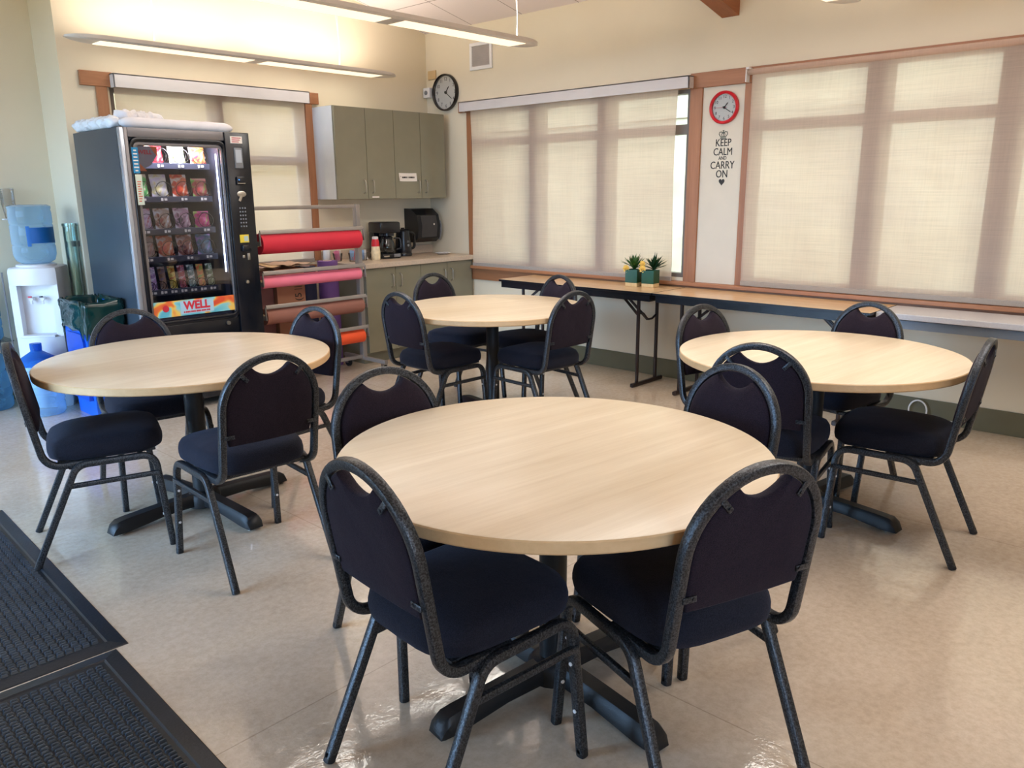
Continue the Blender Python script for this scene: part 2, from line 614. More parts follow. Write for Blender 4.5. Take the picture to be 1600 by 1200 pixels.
# trims ---------------------------------------------------------------
tn = [0]
def trim(x0, x1, y0, y1, z0, z1, mat, bev=.003):
    tn[0] += 1
    b = MB(); b.box(x0, x1, y0, y1, z0, z1, bev)
    return struct(b.build('trim_%d' % tn[0], mat, smooth=False))
T = .022
trim(XR - T, XR, 3.115, 3.215, .745, 2.165, M['trim_wood'])            # stile left of the lettered panel
trim(XR - T, XR, 2.735, 2.785, .745, 2.165, M['trim_wood'])            # stile right of it
trim(XR - T - .006, XR, 2.735, 3.215, 2.165, 2.268, M['trim_wood_y'])  # header above the panel
trim(XR - T, XR, 5.50, 5.56, .86, 2.165, M['trim_wood'])               # left stile of window 1
trim(XR - T - .006, XR, 5.50, 5.66, 2.165, 2.262, M['trim_wood_y'])    # end of head trim
trim(XR - T, XR, 3.215, 5.50, 2.172, 2.26, M['trim_wood_y'])
trim(XR - T, XR, .40, 2.735, 2.235, 2.268, M['trim_wood_y'])           # thin head trim over window 2
trim(XR - .07, XR, .30, 5.50, .748, .775, M['trim_wood_y'])            # stool / sill ledge
trim(XR - .018, XR, .30, 5.55, .64, .748, M['trim_wood_y'])            # apron
# white panel between the windows
b = MB(); b.box(XR - .008, XR, 2.785, 3.115, .775, 2.165)
tn[0] += 1
struct(b.build('trim_%d' % tn[0], M['panel_paint'], smooth=False))
# back window casing
trim(2.325, 2.40, YB - T, YB, .80, 2.19, M['trim_wood'])
trim(2.225, 2.44, YB - T - .006, YB, 2.19, 2.288, M['trim_wood_x'])
trim(4.0, 4.068, YB - T, YB, .88, 2.19, M['trim_wood'])
trim(3.98, 4.135, YB - T - .006, YB, 2.19, 2.282, M['trim_wood_x'])
trim(2.44, 3.98, YB - T, YB, 2.19, 2.28, M['trim_wood_x'])
trim(2.325, 4.0, YB - .04, YB, .80, .845, M['trim_wood_x'])

def baseboard(name, pts0, pts1):
    b = MB()
    x0, y0 = pts0; x1, y1 = pts1
    b.box(min(x0, x1), max(x0, x1), min(y0, y1), max(y0, y1), 0, .146, .002)
    struct(b.build(name, M['base_green'], smooth=False))
baseboard('baseboard_right', (XR - .01, YF), (XR, 5.50))
baseboard('baseboard_back', (XS, YB - .01), (4.05, YB))
baseboard('baseboard_alcove', (XL, YA - .01), (XS, YA))
baseboard('baseboard_return', (XS - .01, YB - .01), (XS, YA - .01))

# roof beam
b = MB()
xa, xb_ = XR, XL
b.rings([[Vector((xa, 2.87, 2.613)), Vector((xa, 3.0, 2.613)), Vector((xa, 3.0, zc(xa))), Vector((xa, 2.87, zc(xa)))],
         [Vector((xb_, 2.87, 2.613 + SL * (xa - xb_))), Vector((xb_, 3.0, 2.613 + SL * (xa - xb_))), Vector((xb_, 3.0, zc(xb_))), Vector((xb_, 2.87, zc(xb_)))]])
struct(b.build('beam_1', M['beam_wood'], smooth=False))

# outside ------------------------------------------------------------------
b = MB(); b.grid(lambda u, v: Vector((-30 + 70 * u, -30 + 70 * v, -0.35 + 0.03 * math.sin(u * 40) * math.cos(v * 33))), 20, 20)
struct(b.build('lawn', M['lawn']))
def hedge(name, p0, p1, h, seed):
    rnd = random.Random(seed)
    b = MB()
    d = Vector(p1) - Vector(p0)
    L = d.length; d.normalize(); nn = Vector((-d.y, d.x, 0))
    def fn(u, v):
        a = 2 * PI * v
        r = 1 + .07 * math.sin(u * 47 + a * 3) + .05 * math.sin(u * 91 - a * 5) + rnd.uniform(-.06, .06)
        return Vector(p0) + d * (u * L) + nn * (1.1 * r * math.cos(a)) + Vector((0, 0, max(-.05, h * .5 + h * .55 * r * math.sin(a))))
    b.grid(fn, 60, 14)
    return struct(b.build(name, M['leaf_out']))
hedge('outside_hedge_right', (15, -24, -1.2), (15, 30, -1.2), 8.0, 3)
hedge('outside_hedge_back', (-12, 17, -1.2), (13, 17, -1.2), 7.5, 4)

# ------------------------------------------------------------------ roller blinds
def roller_blind(label, axis, plane, a0, a1, z0, z1, mat, valance, wob=0.006, narrow=0.0):
    t = thing('roller_blind', label, 'blind')
    b = MB()
    def fn(u, v):
        z = z0 + (z1 - z0) * v
        a = a0 + (a1 - a0) * u
        if narrow:
            a += narrow * math.sin(PI * min(1, (1 - v) * 1.1)) * ((1 - u) ** 6 - u ** 6) * .5
        d = wob * math.sin(v * 5 + u * 3) * (1 - v)
        return Vector((plane + d, a, z)) if axis == 'x' else Vector((a, plane + d, z))
    b.grid(fn, 24, 16)
    b.build('blind_fabric', mat, t, fix=False)
    h = MB()
    if axis == 'x':
        h.box(plane - .008, plane + .008, a0, a1, z0 - .03, z0 + .004, .003)
    else:
        h.box(a0, a1, plane - .008, plane + .008, z0 - .03, z0 + .004, .003)
    h.build('hem_bar', M['hem'], t, smooth=False)
    if valance:
        va0, va1, vz0, vz1, vd = valance
        w = MB()
        if axis == 'x':
            w.box(XR - vd, XR - vd + .012, va0, va1, vz0, vz1, .002)
            w.box(XR - vd, XR - .03, va0, va1, vz1 - .01, vz1, .002)
            w.box(XR - vd, XR - .03, va0, va0 + .008, vz0, vz1, .002)
            w.box(XR - vd, XR - .03, va1 - .008, va1, vz0, vz1, .002)
        else:
            w.box(va0, va1, YB - vd, YB - vd + .012, vz0, vz1, .002)
            w.box(va0, va1, YB - vd, YB - .03, vz1 - .01, vz1, .002)
            w.box(va0, va0 + .008, YB - vd, YB - .03, vz0, vz1, .002)
            w.box(va1 - .008, va1, YB - vd, YB - .03, vz0, vz1, .002)
        w.build('valance', M['valance'], t, smooth=False)
    else:
        r = MB(); r.cyl((plane, a0 - .03, z1 + .005), (plane, a1 + .03, z1 + .005), .02, 16)
        r.build('roller_tube', mat, t)
        k = MB(); k.box(plane - .03, XR - .001, a1 + .03, a1 + .036, z1 - .06, z1 + .03, .001)
        k.box(plane - .03, plane + .02, a1 + .012, a1 + .036, z1 + .022, z1 + .034, .001)
        k.build('bracket', M['white_plastic'], t, smooth=False)
    return t
roller_blind('cream woven roller blind with pale valance between the kitchen corner and lettered panel', 'x', XR - .055, 3.295, 5.47, .80, 2.19, M['blind_y'], (3.185, 5.575, 2.165, 2.25, .10), narrow=.03)
roller_blind('wide cream woven roller blind without valance, right of the lettered panel', 'x', XR - .05, .40, 2.722, .81, 2.225, M['blind_y'], None)
roller_blind('cream roller blind with pale valance behind the vending machine', 'y', YB - .055, 2.43, 3.97, .90, 2.2, M['blind_x'], (2.42, 4.0, 2.185, 2.278, .10))

# ------------------------------------------------------------------ lights: pendants
def pendant(label, y, x0, x1, z, cables, grp, dn=1.0, upk=1.0):
    t = thing('pendant_light', label, 'pendant light', (0, 0, 0), 0, grp)
    mid = (x0 + x1) / 2
    e = .2                                   # bare tapered ends
    # shallow curved housing, tapered ends
    hw = .105
    rs = []
    for x, k in ((x0, .12), (x0 + .05, .55), (x0 + .12, .85), (x0 + .22, 1), (mid, 1), (x1 - .22, 1), (x1 - .12, .85), (x1 - .05, .55), (x1, .12)):
        ring = []
        for uu, vv in ((-1, .013), (-.98, -.010), (-.8, -.022), (-.78, -.019), (.78, -.019), (.8, -.022), (.98, -.010), (1, .013), (.95, .012), (.7, -.010), (-.7, -.010), (-.95, .012)):
            kz = .3 + .7 * k
            ring.append(Vector((x, y + uu * hw * k, z + vv * kz)))
        rs.append(ring)
    b = MB(); b.rings(rs)
    b.box(mid - .05, mid + .05, y - .083, y + .083, z - .024, z - .015, .002)
    b.build('lamp_housing', M['lamp_body'], t)
    for a0, a1 in ((x0 + e, mid - .05), (mid + .05, x1 - e)):
        l = MB(); l.box(a0, a1, y - .08, y + .08, z - .0235, z - .0185, .002)
        l.build('lens', M['lamp_lens'], t, smooth=False)
        u = MB(); u.cyl((a0, y, z + .0), (a1, y, z + .0), .008, 12)
        u.build('tube', M['lamp_tube'], t)
    for cx in cables:
        c = MB()
        c.cyl((cx, y, z + .01), (cx, y, zc(cx) - .0), .002, 6)
        pts = [Vector((cx + .012 * math.sin(k * .5), y + .01, z + .01 + (zc(cx) - z - .01) * k / 14)) for k in range(15)]
        c.sweep(pts, circ(.004, 6), (0, 1, 0))
        c.build('cable', M['white_plastic'], t)
    for a0, a1 in ((x0 + e, mid - .05), (mid + .05, x1 - e)):
        for up, power in ((True, UPW), (False, DNW)):
            ld = bpy.data.lights.new('lamp_light', 'AREA')
            ld.shape = 'RECTANGLE'
            ld.size = a1 - a0
            ld.size_y = .14
            ld.energy = power * (upk if up else dn)
            ld.color = (1.0, .89, .77) if up else (1.0, .96, .90)
            lo = bpy.data.objects.new('lamp_light', ld)
            COL.objects.link(lo)
            lo.location = ((a0 + a1) / 2, y, z + (.04 if up else -.0245))
            lo.rotation_euler = (PI if up else 0, 0, 0)
            lo.parent = t
    return t
UPW, DNW = 12.0, 10.0
SKY = 5.0
PG = 'linear pendant lights'
pendant('long grey linear pendant light hung close along the back wall above the vending machine', 5.85, 2.07, 4.78, 2.455, (2.66, 4.2), PG, .2, .8)
for _y, _l in ((1.84, 'linear pendant light row over the nearest table, above the view'), (.4, 'added unseen pendant light row behind the viewpoint, raising the ambient light')):  # second row is unseen, added to lift the ambient light
    pendant(_l, _y, 2.1, 4.75, 2.45, (2.6, 4.2), PG)
pendant('long linear pendant light hung on a cable over the room, nearer than the wall one', 4.05, 1.95, 4.62, 2.475, (2.5, 4.42), PG)

# ------------------------------------------------------------------ banquet chairs
def chair_proto():
    t = thing('banquet_chair', '', 'chair')
    tube = rrect(.026, .027, .006, 2)
    yb = lambda z: -.19 - .062 * (z - .52) / .368
    # hoop
    half = fillet([(-.188, .03, .408), (-.188, -.172, .405), (-.188, yb(.688), .688)], .07, 7)
    arch = []
    for k in range(1, 24):
        a = PI - PI * k / 24
        z = .688 + .186 * math.sin(a)
        arch.append(Vector((.188 * math.cos(a), yb(z), z)))
    path = half + arch + [Vector((-p.x, p.y, p.z)) for p in reversed(half)]
    b = MB(); b.sweep(path, tube, (1, 0, 0))
    b.build('back_frame', M['hammered'], t)
    # padded back with hand-hold scoop
    out = []
    zb = .55
    R = .172
    for x, z in ((-.162, zb), (-.08, zb - .003), (0, zb - .004), (.08, zb - .003), (.162, zb)):
        out.append((x, z))
    for k in range(1, 6):
        out.append((R, zb + .012 + (.688 - zb - .012) * k / 5))
    amax = math.radians(64)
    for k in range(1, 11):
        a = amax * k / 10
        out.append((R * math.cos(a), .688 + R * math.sin(a)))
    xe = R * math.cos(amax); ze = .688 + R * math.sin(amax)
    for k in range(1, 12):
        u = k / 12
        x = xe * (1 - 2 * u)
        z = ze - .036 * math.sin(PI * u) ** .8
        out.append((x, z))
    for k in range(10, 0, -1):
        a = amax * k / 10
        out.append((-R * math.cos(a), .688 + R * math.sin(a)))
    for k in range(5, 0, -1):
        out.append((-R, zb + .012 + (.688 - zb - .012) * k / 5))
    cx, cz = 0.0, .70
    def ring(s, d):
        r = []
        for x, z in out:
            X, Z = cx + (x - cx) * s, cz + (z - cz) * s
            r.append(Vector((X, yb(Z) + d, Z)))
        return r
    b = MB()
    b.rings([ring(.6, -.0125), ring(.95, -.012), ring(.985, -.009), ring(1, -.002), ring(1.0, .008), ring(.985, .015), ring(.94, .021), ring(.8, .026), ring(.5, .028), ring(.2, .028)])
    b.build('backrest', M['back_fabric'], t, angle=60)
    # clips holding the pad
    def clip(x, z, ang):
        c = MB()
        Tm = Matrix.Translation((x, yb(z) - .0155, z)) @ Matrix.Rotation(ang, 4, 'Y')
        c.box(-.019, .019, -.002, .002, -.0075, .0075, .0015, Tm)
        for i in range(1):
            c.lathe([(.0045, -.0045), (.0045, .001)], 10, (-.010, 0, 0), 'y', T=Tm)
        c.build('clip', M['hammered'], t)
    clip(.166, .59, 0); clip(-.166, .59, PI)
    a = math.radians(48)
    clip(.162 * math.cos(a), .688 + .162 * math.sin(a), -a); clip(-.162 * math.cos(a), .688 + .162 * math.sin(a), PI + a)
    # cushion
    def sring(s, z, dy=0.0):
        r = []
        n = 40
        for i in range(n):
            a = 2 * PI * i / n
            ca, sa = math.cos(a), math.sin(a)
            ex = 2 / 4.2
            x = math.copysign(abs(ca) ** ex, ca)
            y = math.copysign(abs(sa) ** ex, sa)
            wx = .205 + .012 * y
            r.append(Vector((x * wx * s, .052 + y * .218 * s + dy, z + .004 * (y * s) ** 3 - .006 * (s * y) ** 2 * (1 if z > .47 else 0))))
        return r
    b = MB()
    b.rings([sring(.7, .421), sring(.93, .421), sring(.985, .429), sring(1.0, .446), sring(1.0, .462), sring(.985, .482), sring(.94, .499), sring(.84, .509), sring(.6, .515), sring(.3, .518), sring(.08, .519)])
    b.build('seat', M['seat_fabric'], t, angle=60)
    # under-seat frame
    b = MB()
    for yy in (.17, -.085):
        b.sweep([(-.2, yy, .400), (.2, yy, .400)], rrect(.02, .02, .004), (0, 0, 1))
    b.box(-.17, .17, -.13, .23, .412, .4215)
    b.build('seat_frame', M['hammered'], t)
    for s in (-1, 1):
        for front in (1, 0):
            b = MB()
            if front:
                pth = fillet([(s * .222, .252, .012), (s * .206, .222, .406), (s * .206, .05, .406)], .055, 6)
            else:
                pth = fillet([(s * .213, -.247, .012), (s * .206, -.066, .406), (s * .206, .05, .406)], .06, 6)
            b.sweep(pth, tube, (1, 0, 0))
            leg = b.build('leg', M['hammered'], t)
            f = MB()
            p = pth[0]; d = (pth[1] - pth[0]).normalized()
            f.sweep([p + d * .012, p - d * .008, p - d * .0122], rrect(.027, .027, .008), (1, 0, 0))
            f.build('foot_cap', M['rubber'], leg)
            if front:
                g = MB()
                for k in (.13, .27):
                    q = p + d * k
                    g.cyl((q.x, q.y - .010, q.z), (q.x, q.y - .0165, q.z), .0052, 10)
                g.build('bumper', M['white_plastic'], leg)
        b = MB()
        b.sweep([(s * .2185, .230, .327), (s * .208, -.101, .322)], rrect(.016, .02, .004), (1, 0, 0))
        b.build('stretcher', M['hammered'], t)
    return t

CH = [
 ('FT', 'nearest chair on the left, back to the camera, at the closest round table', (1.2155, 1.3545, 1.6521)),
 ('FT', 'nearest chair on the right at the closest round table, back to the camera', (1.6301, 0.9369, 6.6313)),
 ('FT', 'chair on the far left side of the closest round table, facing the camera', (1.5507, 1.8469, 3.3393)),
 ('FT', 'chair at the right of the closest round table, before another chair back', (2.1664, 1.2758, 4.9488)),
 ('LT', 'chair seen from the side at far left, one foot touching the black mat', (1.1409, 3.5057, 1.8788)),
 ('LT', 'chair with its back to the camera at the round table by the vending machine', (1.4991, 2.8448, 6.3412)),
 ('LT', 'chair in front of the blue recycling bin, tucked under the left round table', (1.5816, 3.9560, 3.2845)),
 ('LT', 'chair between the left round table and the paper roll rack', (2.0535, 3.5009, 4.6152)),
 ('RT', 'chair seen from the side at far right, standing clear before the green baseboard', (3.4527, 0.9601, -0.0668)),
 ('RT', 'chair on the near left side of the right round table, partly hidden by another chair', (3.0516, 1.3860, 1.3820)),
 ('RT', 'chair in front of the folding table legs, far left side of the right round table', (3.5623, 1.8037, 3.3296)),
 ('RT', 'chair behind the right round table, before the grey counter', (3.9872, 1.4793, 4.9467)),
 ('BT', 'chair with its back turned at the farthest round table, left of the table column', (3.2137, 3.6717, 1.6086)),
 ('BT', 'chair with its back turned at the farthest round table, right of the table column', (3.6648, 3.1437, 6.3442)),
 ('BT', 'chair behind the farthest round table, directly before the base cabinets', (3.8394, 4.1235, 3.1345)),
 ('BT', 'chair behind the farthest round table, before the folding table end', (4.0666, 3.6012, 4.9013)),
]
proto = chair_proto()
for i, (tb, lab, (cx, cy, th)) in enumerate(CH):
    c = proto if i == 0 else copy_tree(proto)
    c.location = (cx, cy, 0)
    c.rotation_euler = (0, 0, -th)
    c['label'] = lab
    c['group'] = 'banquet chairs at the round tables'

# ------------------------------------------------------------------ round tables
def table_proto():
    t = thing('round_table', '', 'table')
    b = MB(); b.lathe([(.600, .7015), (.607, .704), (.61, .708), (.61, .7325), (.607, .736), (.602, .7375), (.3, .7375), (.02, .7375)], 96)
    # top faces use the laminate, rim the edge band
    top = b.build('tabletop', [M['laminate_c'], M['table_edge']], t, angle=30)
    for p in top.data.polygons:
        p.material_index = 0 if (p.normal.z > .9) else 1
    b = MB(); b.lathe([(.041, .03), (.041, .692)], 24)
    b.build('column', M['black_steel'], t)
    b = MB(); b.box(-.17, .17, -.17, .17, .69, .702, .004)
    b.build('mounting_plate', M['black_steel'], t)
    b = MB(); b.lathe([(.075, .02), (.075, .07), (.06, .088), (.04, .094)], 24)
    b.build('hub', M['black_steel'], t)
    for k in range(4):
        f = MB()
        rs = []
        for r, zt_, w in ((.04, .086, .034), (.2, .079, .034), (.36, .070, .034), (.395, .066, .035), (.418, .05, .034), (.43, .026, .030)):
            zb = .012 if r > .3 else .03
            ring = [Vector((r, -w, zb)), Vector((r, w, zb)), Vector((r, w, zt_ - .014)), Vector((r, w * .68, zt_)), Vector((r, -w * .68, zt_)), Vector((r, -w, zt_ - .014))]
            rs.append([Matrix.Rotation(k * PI / 2, 4, 'Z') @ p for p in ring])
        f.rings(rs)
        fo = f.build('foot', M['black_steel'], t)
        g = MB()
        c = Matrix.Rotation(k * PI / 2, 4, 'Z') @ Vector((.385, 0, 0))
        g.lathe([(.018, 0), (.018, .013)], 12, (c.x, c.y, 0))
        g.build('leveler', M['steel'], fo)
    return t
tp = table_proto()
TB = [('nearest round maple-look table in the middle foreground', (1.6539, 1.3864), 1.0, -8, -20),
      ('round maple-look table in front of the vending machine', (1.6001, 3.5126), 1.03, 3, -46),
      ('round maple-look table before the wide blind and grey counter', (3.5006, 1.3886), 1.0, -5, -15),
      ('smallest-looking, farthest round maple-look table near the kitchen cabinets', (3.6358, 3.5674), .995, -16, 20)]
for i, (lab, (x, y), s, ang, grain) in enumerate(TB):
    t = tp if i == 0 else copy_tree(tp)
    t.location = (x, y, 0)
    t.rotation_euler = (0, 0, math.radians(ang))
    t.scale = (s, s, 1)
    t['label'] = lab
    t['group'] = 'round dining tables'

# ------------------------------------------------------------------ floor mats
def ribbed_mat(label, x1, y0, y1, w, rot, seed):
    t = thing('rubber_mat', label, 'mat', (x1, y0, 0), rot, 'black rubber entrance mats')
    L = y1 - y0
    b = MB()
    b.rings([[Vector((-w, 0, .0)), Vector((0, 0, .0)), Vector((0, L, .0)), Vector((-w, L, .0))],
             [Vector((-w + .004, .004, .003)), Vector((-.004, .004, .003)), Vector((-.004, L - .004, .003)), Vector((-w + .004, L - .004, .003))],
             [Vector((-w + .05, .05, .008)), Vector((-.05, .05, .008)), Vector((-.05, L - .05, .008)), Vector((-w + .05, L - .05, .008))],
             [Vector((-w + .056, .056, .004)), Vector((-.056, .056, .004)), Vector((-.056, L - .056, .004)), Vector((-w + .056, L - .056, .004))]])
    b.build('border', M['mat_rubber'], t, smooth=False)
    n = MB()
    px, py = .0262, .0165
    nx = int((min(w, .86) - .13) / px); ny = int((L - .125) / py)
    rnd = random.Random(seed)
    for j in range(ny):
        for i in range(nx):
            cx = -.066 - px * (i + .5) - (.0 if j % 2 else px * .12)
            cy = .063 + py * (j + .5)
            hx, hy, hz = .0105, .0056, .0115 + rnd.uniform(-.001, .001)
            lo = [(cx - hx, cy - hy, .004), (cx + hx, cy - hy, .004), (cx + hx, cy + hy, .004), (cx - hx, cy + hy, .004)]
            hi = [(cx - hx * .72, cy - hy * .45, hz), (cx + hx * .72, cy - hy * .45, hz), (cx + hx * .72, cy + hy * .45, hz), (cx - hx * .72, cy + hy * .45, hz)]
            v = n.poly_verts([Vector(p) for p in lo + hi])
            n.face([v[4], v[5], v[6], v[7]])
            for q in range(4):
                r = (q + 1) % 4
                n.face([v[q], v[r], v[4 + r], v[4 + q]])
    n.build('ribs', M['rib_highlight_rubber'], t, smooth=True, angle=60, fix=False)
    return t
ribbed_mat('nearer black ribbed rubber mat in the bottom left foreground', .757, .903, 2.560, .9, -.038, 1)
ribbed_mat('farther black ribbed rubber mat under the foot of a chair', .862, 2.562, 4.2, .9, -.044, 2)

# ------------------------------------------------------------------ folding tables along the window wall
def folding_table(label, y0, y1):
    t = thing('folding_table', label, 'folding table', (0, 0, 0), 0, 'narrow folding tables under the windows')
    x0, x1 = 4.865, 5.325
    b = MB(); b.box(x0, x1, y0, y1, .718, .735, .002)
    top = b.build('tabletop', [M['fold_top'], M['dark_plastic']], t, smooth=False)
    for p in top.data.polygons:
        p.material_index = 0 if p.normal.z > .9 else 1
    a = MB()
    a.box(x0 + .012, x0 + .03, y0 + .02, y1 - .02, .668, .718)
    a.box(x1 - .03, x1 - .012, y0 + .02, y1 - .02, .668, .718)
    a.box(x0 + .03, x1 - .03, y0 + .02, y0 + .038, .668, .718)
    a.box(x0 + .03, x1 - .03, y1 - .038, y1 - .02, .668, .718)
    a.build('apron', M['dark_plastic'], t, smooth=False)
    for ye, d in ((y1 - .19, -1), (y0 + .17, 1)):
        for xx in (4.965, 5.215):
            l = MB(); l.cyl((xx, ye, .02), (xx, ye, .718), .0135, 12)
            l.build('leg', M['brown_steel'], t)
        f = MB()
        f.sweep([(4.90, ye, .016), (5.30, ye, .016)], rrect(.03, .03, .008), (0, 0, 1))
        f.build('foot_bar', M['brown_steel'], t)
        f = MB()
        f.sweep(fillet([(4.965, ye, .56), (5.03, ye, .555), (5.09, ye, .50), (5.15, ye, .50), (5.215, ye, .53)], .04, 4), circ(.008, 8), (0, 1, 0))
        f.build('tie_rod', M['brown_steel'], t)
        k = MB()
        k.sweep([(4.972, ye, .54), (5.0, ye + d * .2, .70)], rrect(.012, .02, .003), (1, 0, 0))
        k.sweep([(5.09, ye, .50), (5.09, ye + d * .24, .70)], rrect(.012, .02, .003), (1, 0, 0))
        k.build('brace', M['brown_steel'], t)
    return t
M['fold_top'] = mat_wood('oak_laminate_top', (200, 164, 122), (224, 190, 146), along='y', rough=0.22)
folding_table('narrow wood-topped folding table holding the two potted plants', 3.17, 4.69)
folding_table('narrow wood-topped folding table between the plants and the grey counter', 1.64, 3.16)

M['grey_top'] = mat_plain('grey_speckled_laminate', (188, 186, 188), .35, var=.06, nscale=90)
M['blue_grey'] = mat_plain('blue_grey_steel', (112, 120, 130), .4, .2)
t = thing('utility_table', 'grey laminate utility table with blue-grey apron beside the wooden folding tables', 'table')
b = MB(); b.box(4.945, 5.31, .0, 1.635, .700, .735, .004); b.build('tabletop', M['grey_top'], t, smooth=False)
b = MB(); b.box(4.965, 4.985, .03, 1.60, .645, .695); b.box(5.27, 5.29, .03, 1.60, .645, .695)
b.box(4.985, 5.27, .03, .05, .645, .695); b.box(4.985, 5.27, 1.58, 1.60, .645, .695); b.box(4.99, 5.265, .055, 1.575, .69, .70)
b.build('apron', M['blue_grey'], t, smooth=False)
for xx in (4.995, 5.26):
    for yy in (.06, .30):
        b = MB(); b.cyl((xx, yy, 0), (xx, yy, .70), .016, 12); b.build('leg', M['blue_grey'], t)

# potted plants ------------------------------------------------------------
M['pot_green'] = mat_plain('dark_green_ceramic', (22, 72, 40), .35, var=.12, nscale=20)
M['pot_wood'] = mat_wood('pale_wood_base', (196, 168, 118), (222, 196, 146), along='z', rough=.5, sc=4)
M['leaf'] = mat_plain('spiky_leaf', (52, 92, 34), .5, var=.35, nscale=12)
M['leaf2'] = mat_plain('dark_spiky_leaf', (34, 66, 36), .5, var=.3, nscale=12)
M['petal'] = mat_plain('yellow_petal', (236, 196, 96), .6, var=.15, nscale=20)
def potted_plant(label, x, y, seed, tilt, flowers):
    rnd = random.Random(seed)
    t = thing('potted_plant', label, 'plant', (x, y, .735), .12, 'potted plants on the folding table')
    s = .05
    b = MB(); b.box(-s, s, -s, s, 0, .028, .003); b.build('pot_base', M['pot_wood'], t, smooth=False)
    b = MB()
    rs = []
    for w, z in ((s * .96, .028), (s, .03), (s, .128), (s * .9, .128), (s * .88, .10)):
        rs.append([Vector((-w, -w, z)), Vector((w, -w, z)), Vector((w, w, z)), Vector((-w, w, z))])
    b.rings(rs); b.build('pot', M['pot_green'], t, smooth=False)
    l = MB()
    for k in range(64):
        az = rnd.uniform(0, 2 * PI)
        el = rnd.uniform(.25, 1.45)
        L = rnd.uniform(.095, .135)
        base = Vector((tilt * .2, 0, .125 + rnd.uniform(0, .02)))
        d = Vector((math.cos(az) * math.cos(el), math.sin(az) * math.cos(el), math.sin(el)))
        d = (d + Vector((0, -tilt, 0))).normalized()
        side = d.cross(Vector((0, 0, 1))).normalized()
        up = side.cross(d)
        w = .009
        prev = None
        for q, ww in ((0, .5), (.3, 1), (.65, .8), (1, .05)):
            p = base + d * (L * q) - Vector((0, 0, .012 * q * q))
            a, m_, c = p + side * w * ww, p - up * w * .45 * ww, p - side * w * ww
            cur = l.poly_verts([a, m_, c])
            if prev:
                l.face([prev[0], prev[1], cur[1], cur[0]])
                l.face([prev[1], prev[2], cur[2], cur[1]])
            prev = cur
    l.build('leaves', M['leaf'] if seed % 2 else M['leaf2'], t, fix=False)
    for fx, fy, fz, r in flowers:
        f = MB()
        for q in range(7):
            a = 2 * PI * q / 7
            c = Vector((fx, fy, fz))
            f.grid(lambda u, v: c + Vector((-.012 * (1 - u) + .014 * math.sin(PI * u) , math.cos(a) * r * u - math.sin(a) * (v - .5) * r * 1.1 * math.sin(PI * min(.95, u * .9 + .1)), math.sin(a) * r * u + math.cos(a) * (v - .5) * r * 1.1 * math.sin(PI * min(.95, u * .9 + .1)))), 4, 4)
        f.lathe([(.3 * r, 0), (.26 * r, .12 * r), (.1 * r, .2 * r)], 8, (fx - .006, fy, fz), 'x')
        f.build('flower', M['petal'], t, fix=False)
    return t
potted_plant('spiky green plant in square green pot, the one nearer the kitchen corner', 5.165, 3.525, 1, 0.0, [(-.052, .045, .135, .03)])
potted_plant('spiky plant with yellow blooms in square green pot, the one beside the lettered panel', 5.18, 3.385, 2, .25, [(-.055, .045, .14, .03), (-.04, .052, .175, .026)])

# ------------------------------------------------------------------ kitchen corner
def handle(parent, x, y, z0, z1):
    b = MB()
    b.sweep(fillet([(x, y, z0), (x, y - .03, z0), (x, y - .03, z1), (x, y, z1)], .02, 5), circ(.0045, 8), (1, 0, 0))
    b.build('handle', M['steel'], parent)
def cab(label, name, x0, x1, edges, yf, yb_, z0, z1, hz, hside, toe=False):
    t = thing(name, label, 'cabinet')
    b = MB()
    b.box(x0, x1, yf + .02, yb_, z0 + (.1 if toe else 0), z1)
    if toe:
        b.box(x0 + .0, x1, yf + .08, yb_, 0, .1)
    b.build('carcass', M['cabinet'], t, smooth=False)
    zd = z0 + (.105 if toe else .002)
    for i in range(len(edges) - 1):
        d = MB(); d.box(edges[i] + .002, edges[i + 1] - .002, yf, yf + .018, zd, z1 - .003, .0015)
        dd = d.build('door', M['cabinet'], t, smooth=False)
        hx = edges[i + 1] - .045 if i % 2 == 0 else edges[i] + .045
        handle(dd, hx, yf, hz, hz + .11)
    return t
UC = cab('wall-hung olive grey upper cabinet with four doors above the coffee maker', 'hanging_cabinet', 4.072, 5.305, [4.072, 4.39, 4.697, 5.004, 5.305], 5.80, YB - .001, 1.40, 2.162, 1.452, 0)
b = MB(); b.box(4.0665, 4.0715, 5.822, YB - .001, 1.402, 2.16); b.build('side_panel', mat_plain('side_reflection_pale', (206, 210, 214), .12, var=.03), UC, smooth=False)  # pale colour stands in for a bright reflection on the glossy olive side
BC = cab('olive grey base cabinet with four doors under the kitchen counter', 'base_cabinet', 4.10, 5.375, [4.10, 4.42, 4.71, 5.03, 5.345], 5.51, YB - .001, 0, .828, .655, 0, toe=True)
t = thing('countertop', 'beige laminate countertop over the olive base cabinet in the corner', 'countertop')
b = MB(); b.box(4.035, XR - .002, 5.485, YB - .002, .83, .8715, .004); b.build('worktop', M['counter'], t, smooth=False)
b = MB(); b.box(4.035, XR - .002, YB - .02, YB - .002, .872, .95, .003); b.build('backsplash', M['counter'], t, smooth=False)
# paper sign taped on the third upper door, small white label strip
t = thing('paper_sign', 'curled white paper sign taped on the third upper cabinet door', 'sign')
b = MB()
b.grid(lambda u, v: Vector((4.735 + .205 * u, 5.797 - .008 * (abs(2 * u - 1) ** 4) * (1.2 - v), 1.552 + .072 * v + .006 * (u - .5) ** 2)), 14, 4)
b.build('paper', M['white_paper'], t, fix=False)
b = MB(); 
for x0_, w_ in ((4.772, .012), (4.787, .03), (4.821, .012), (4.846, .014), (4.864, .034), (4.902, .014)):
    b.box(x0_, x0_ + w_, 5.7945, 5.7955, 1.580, 1.594)

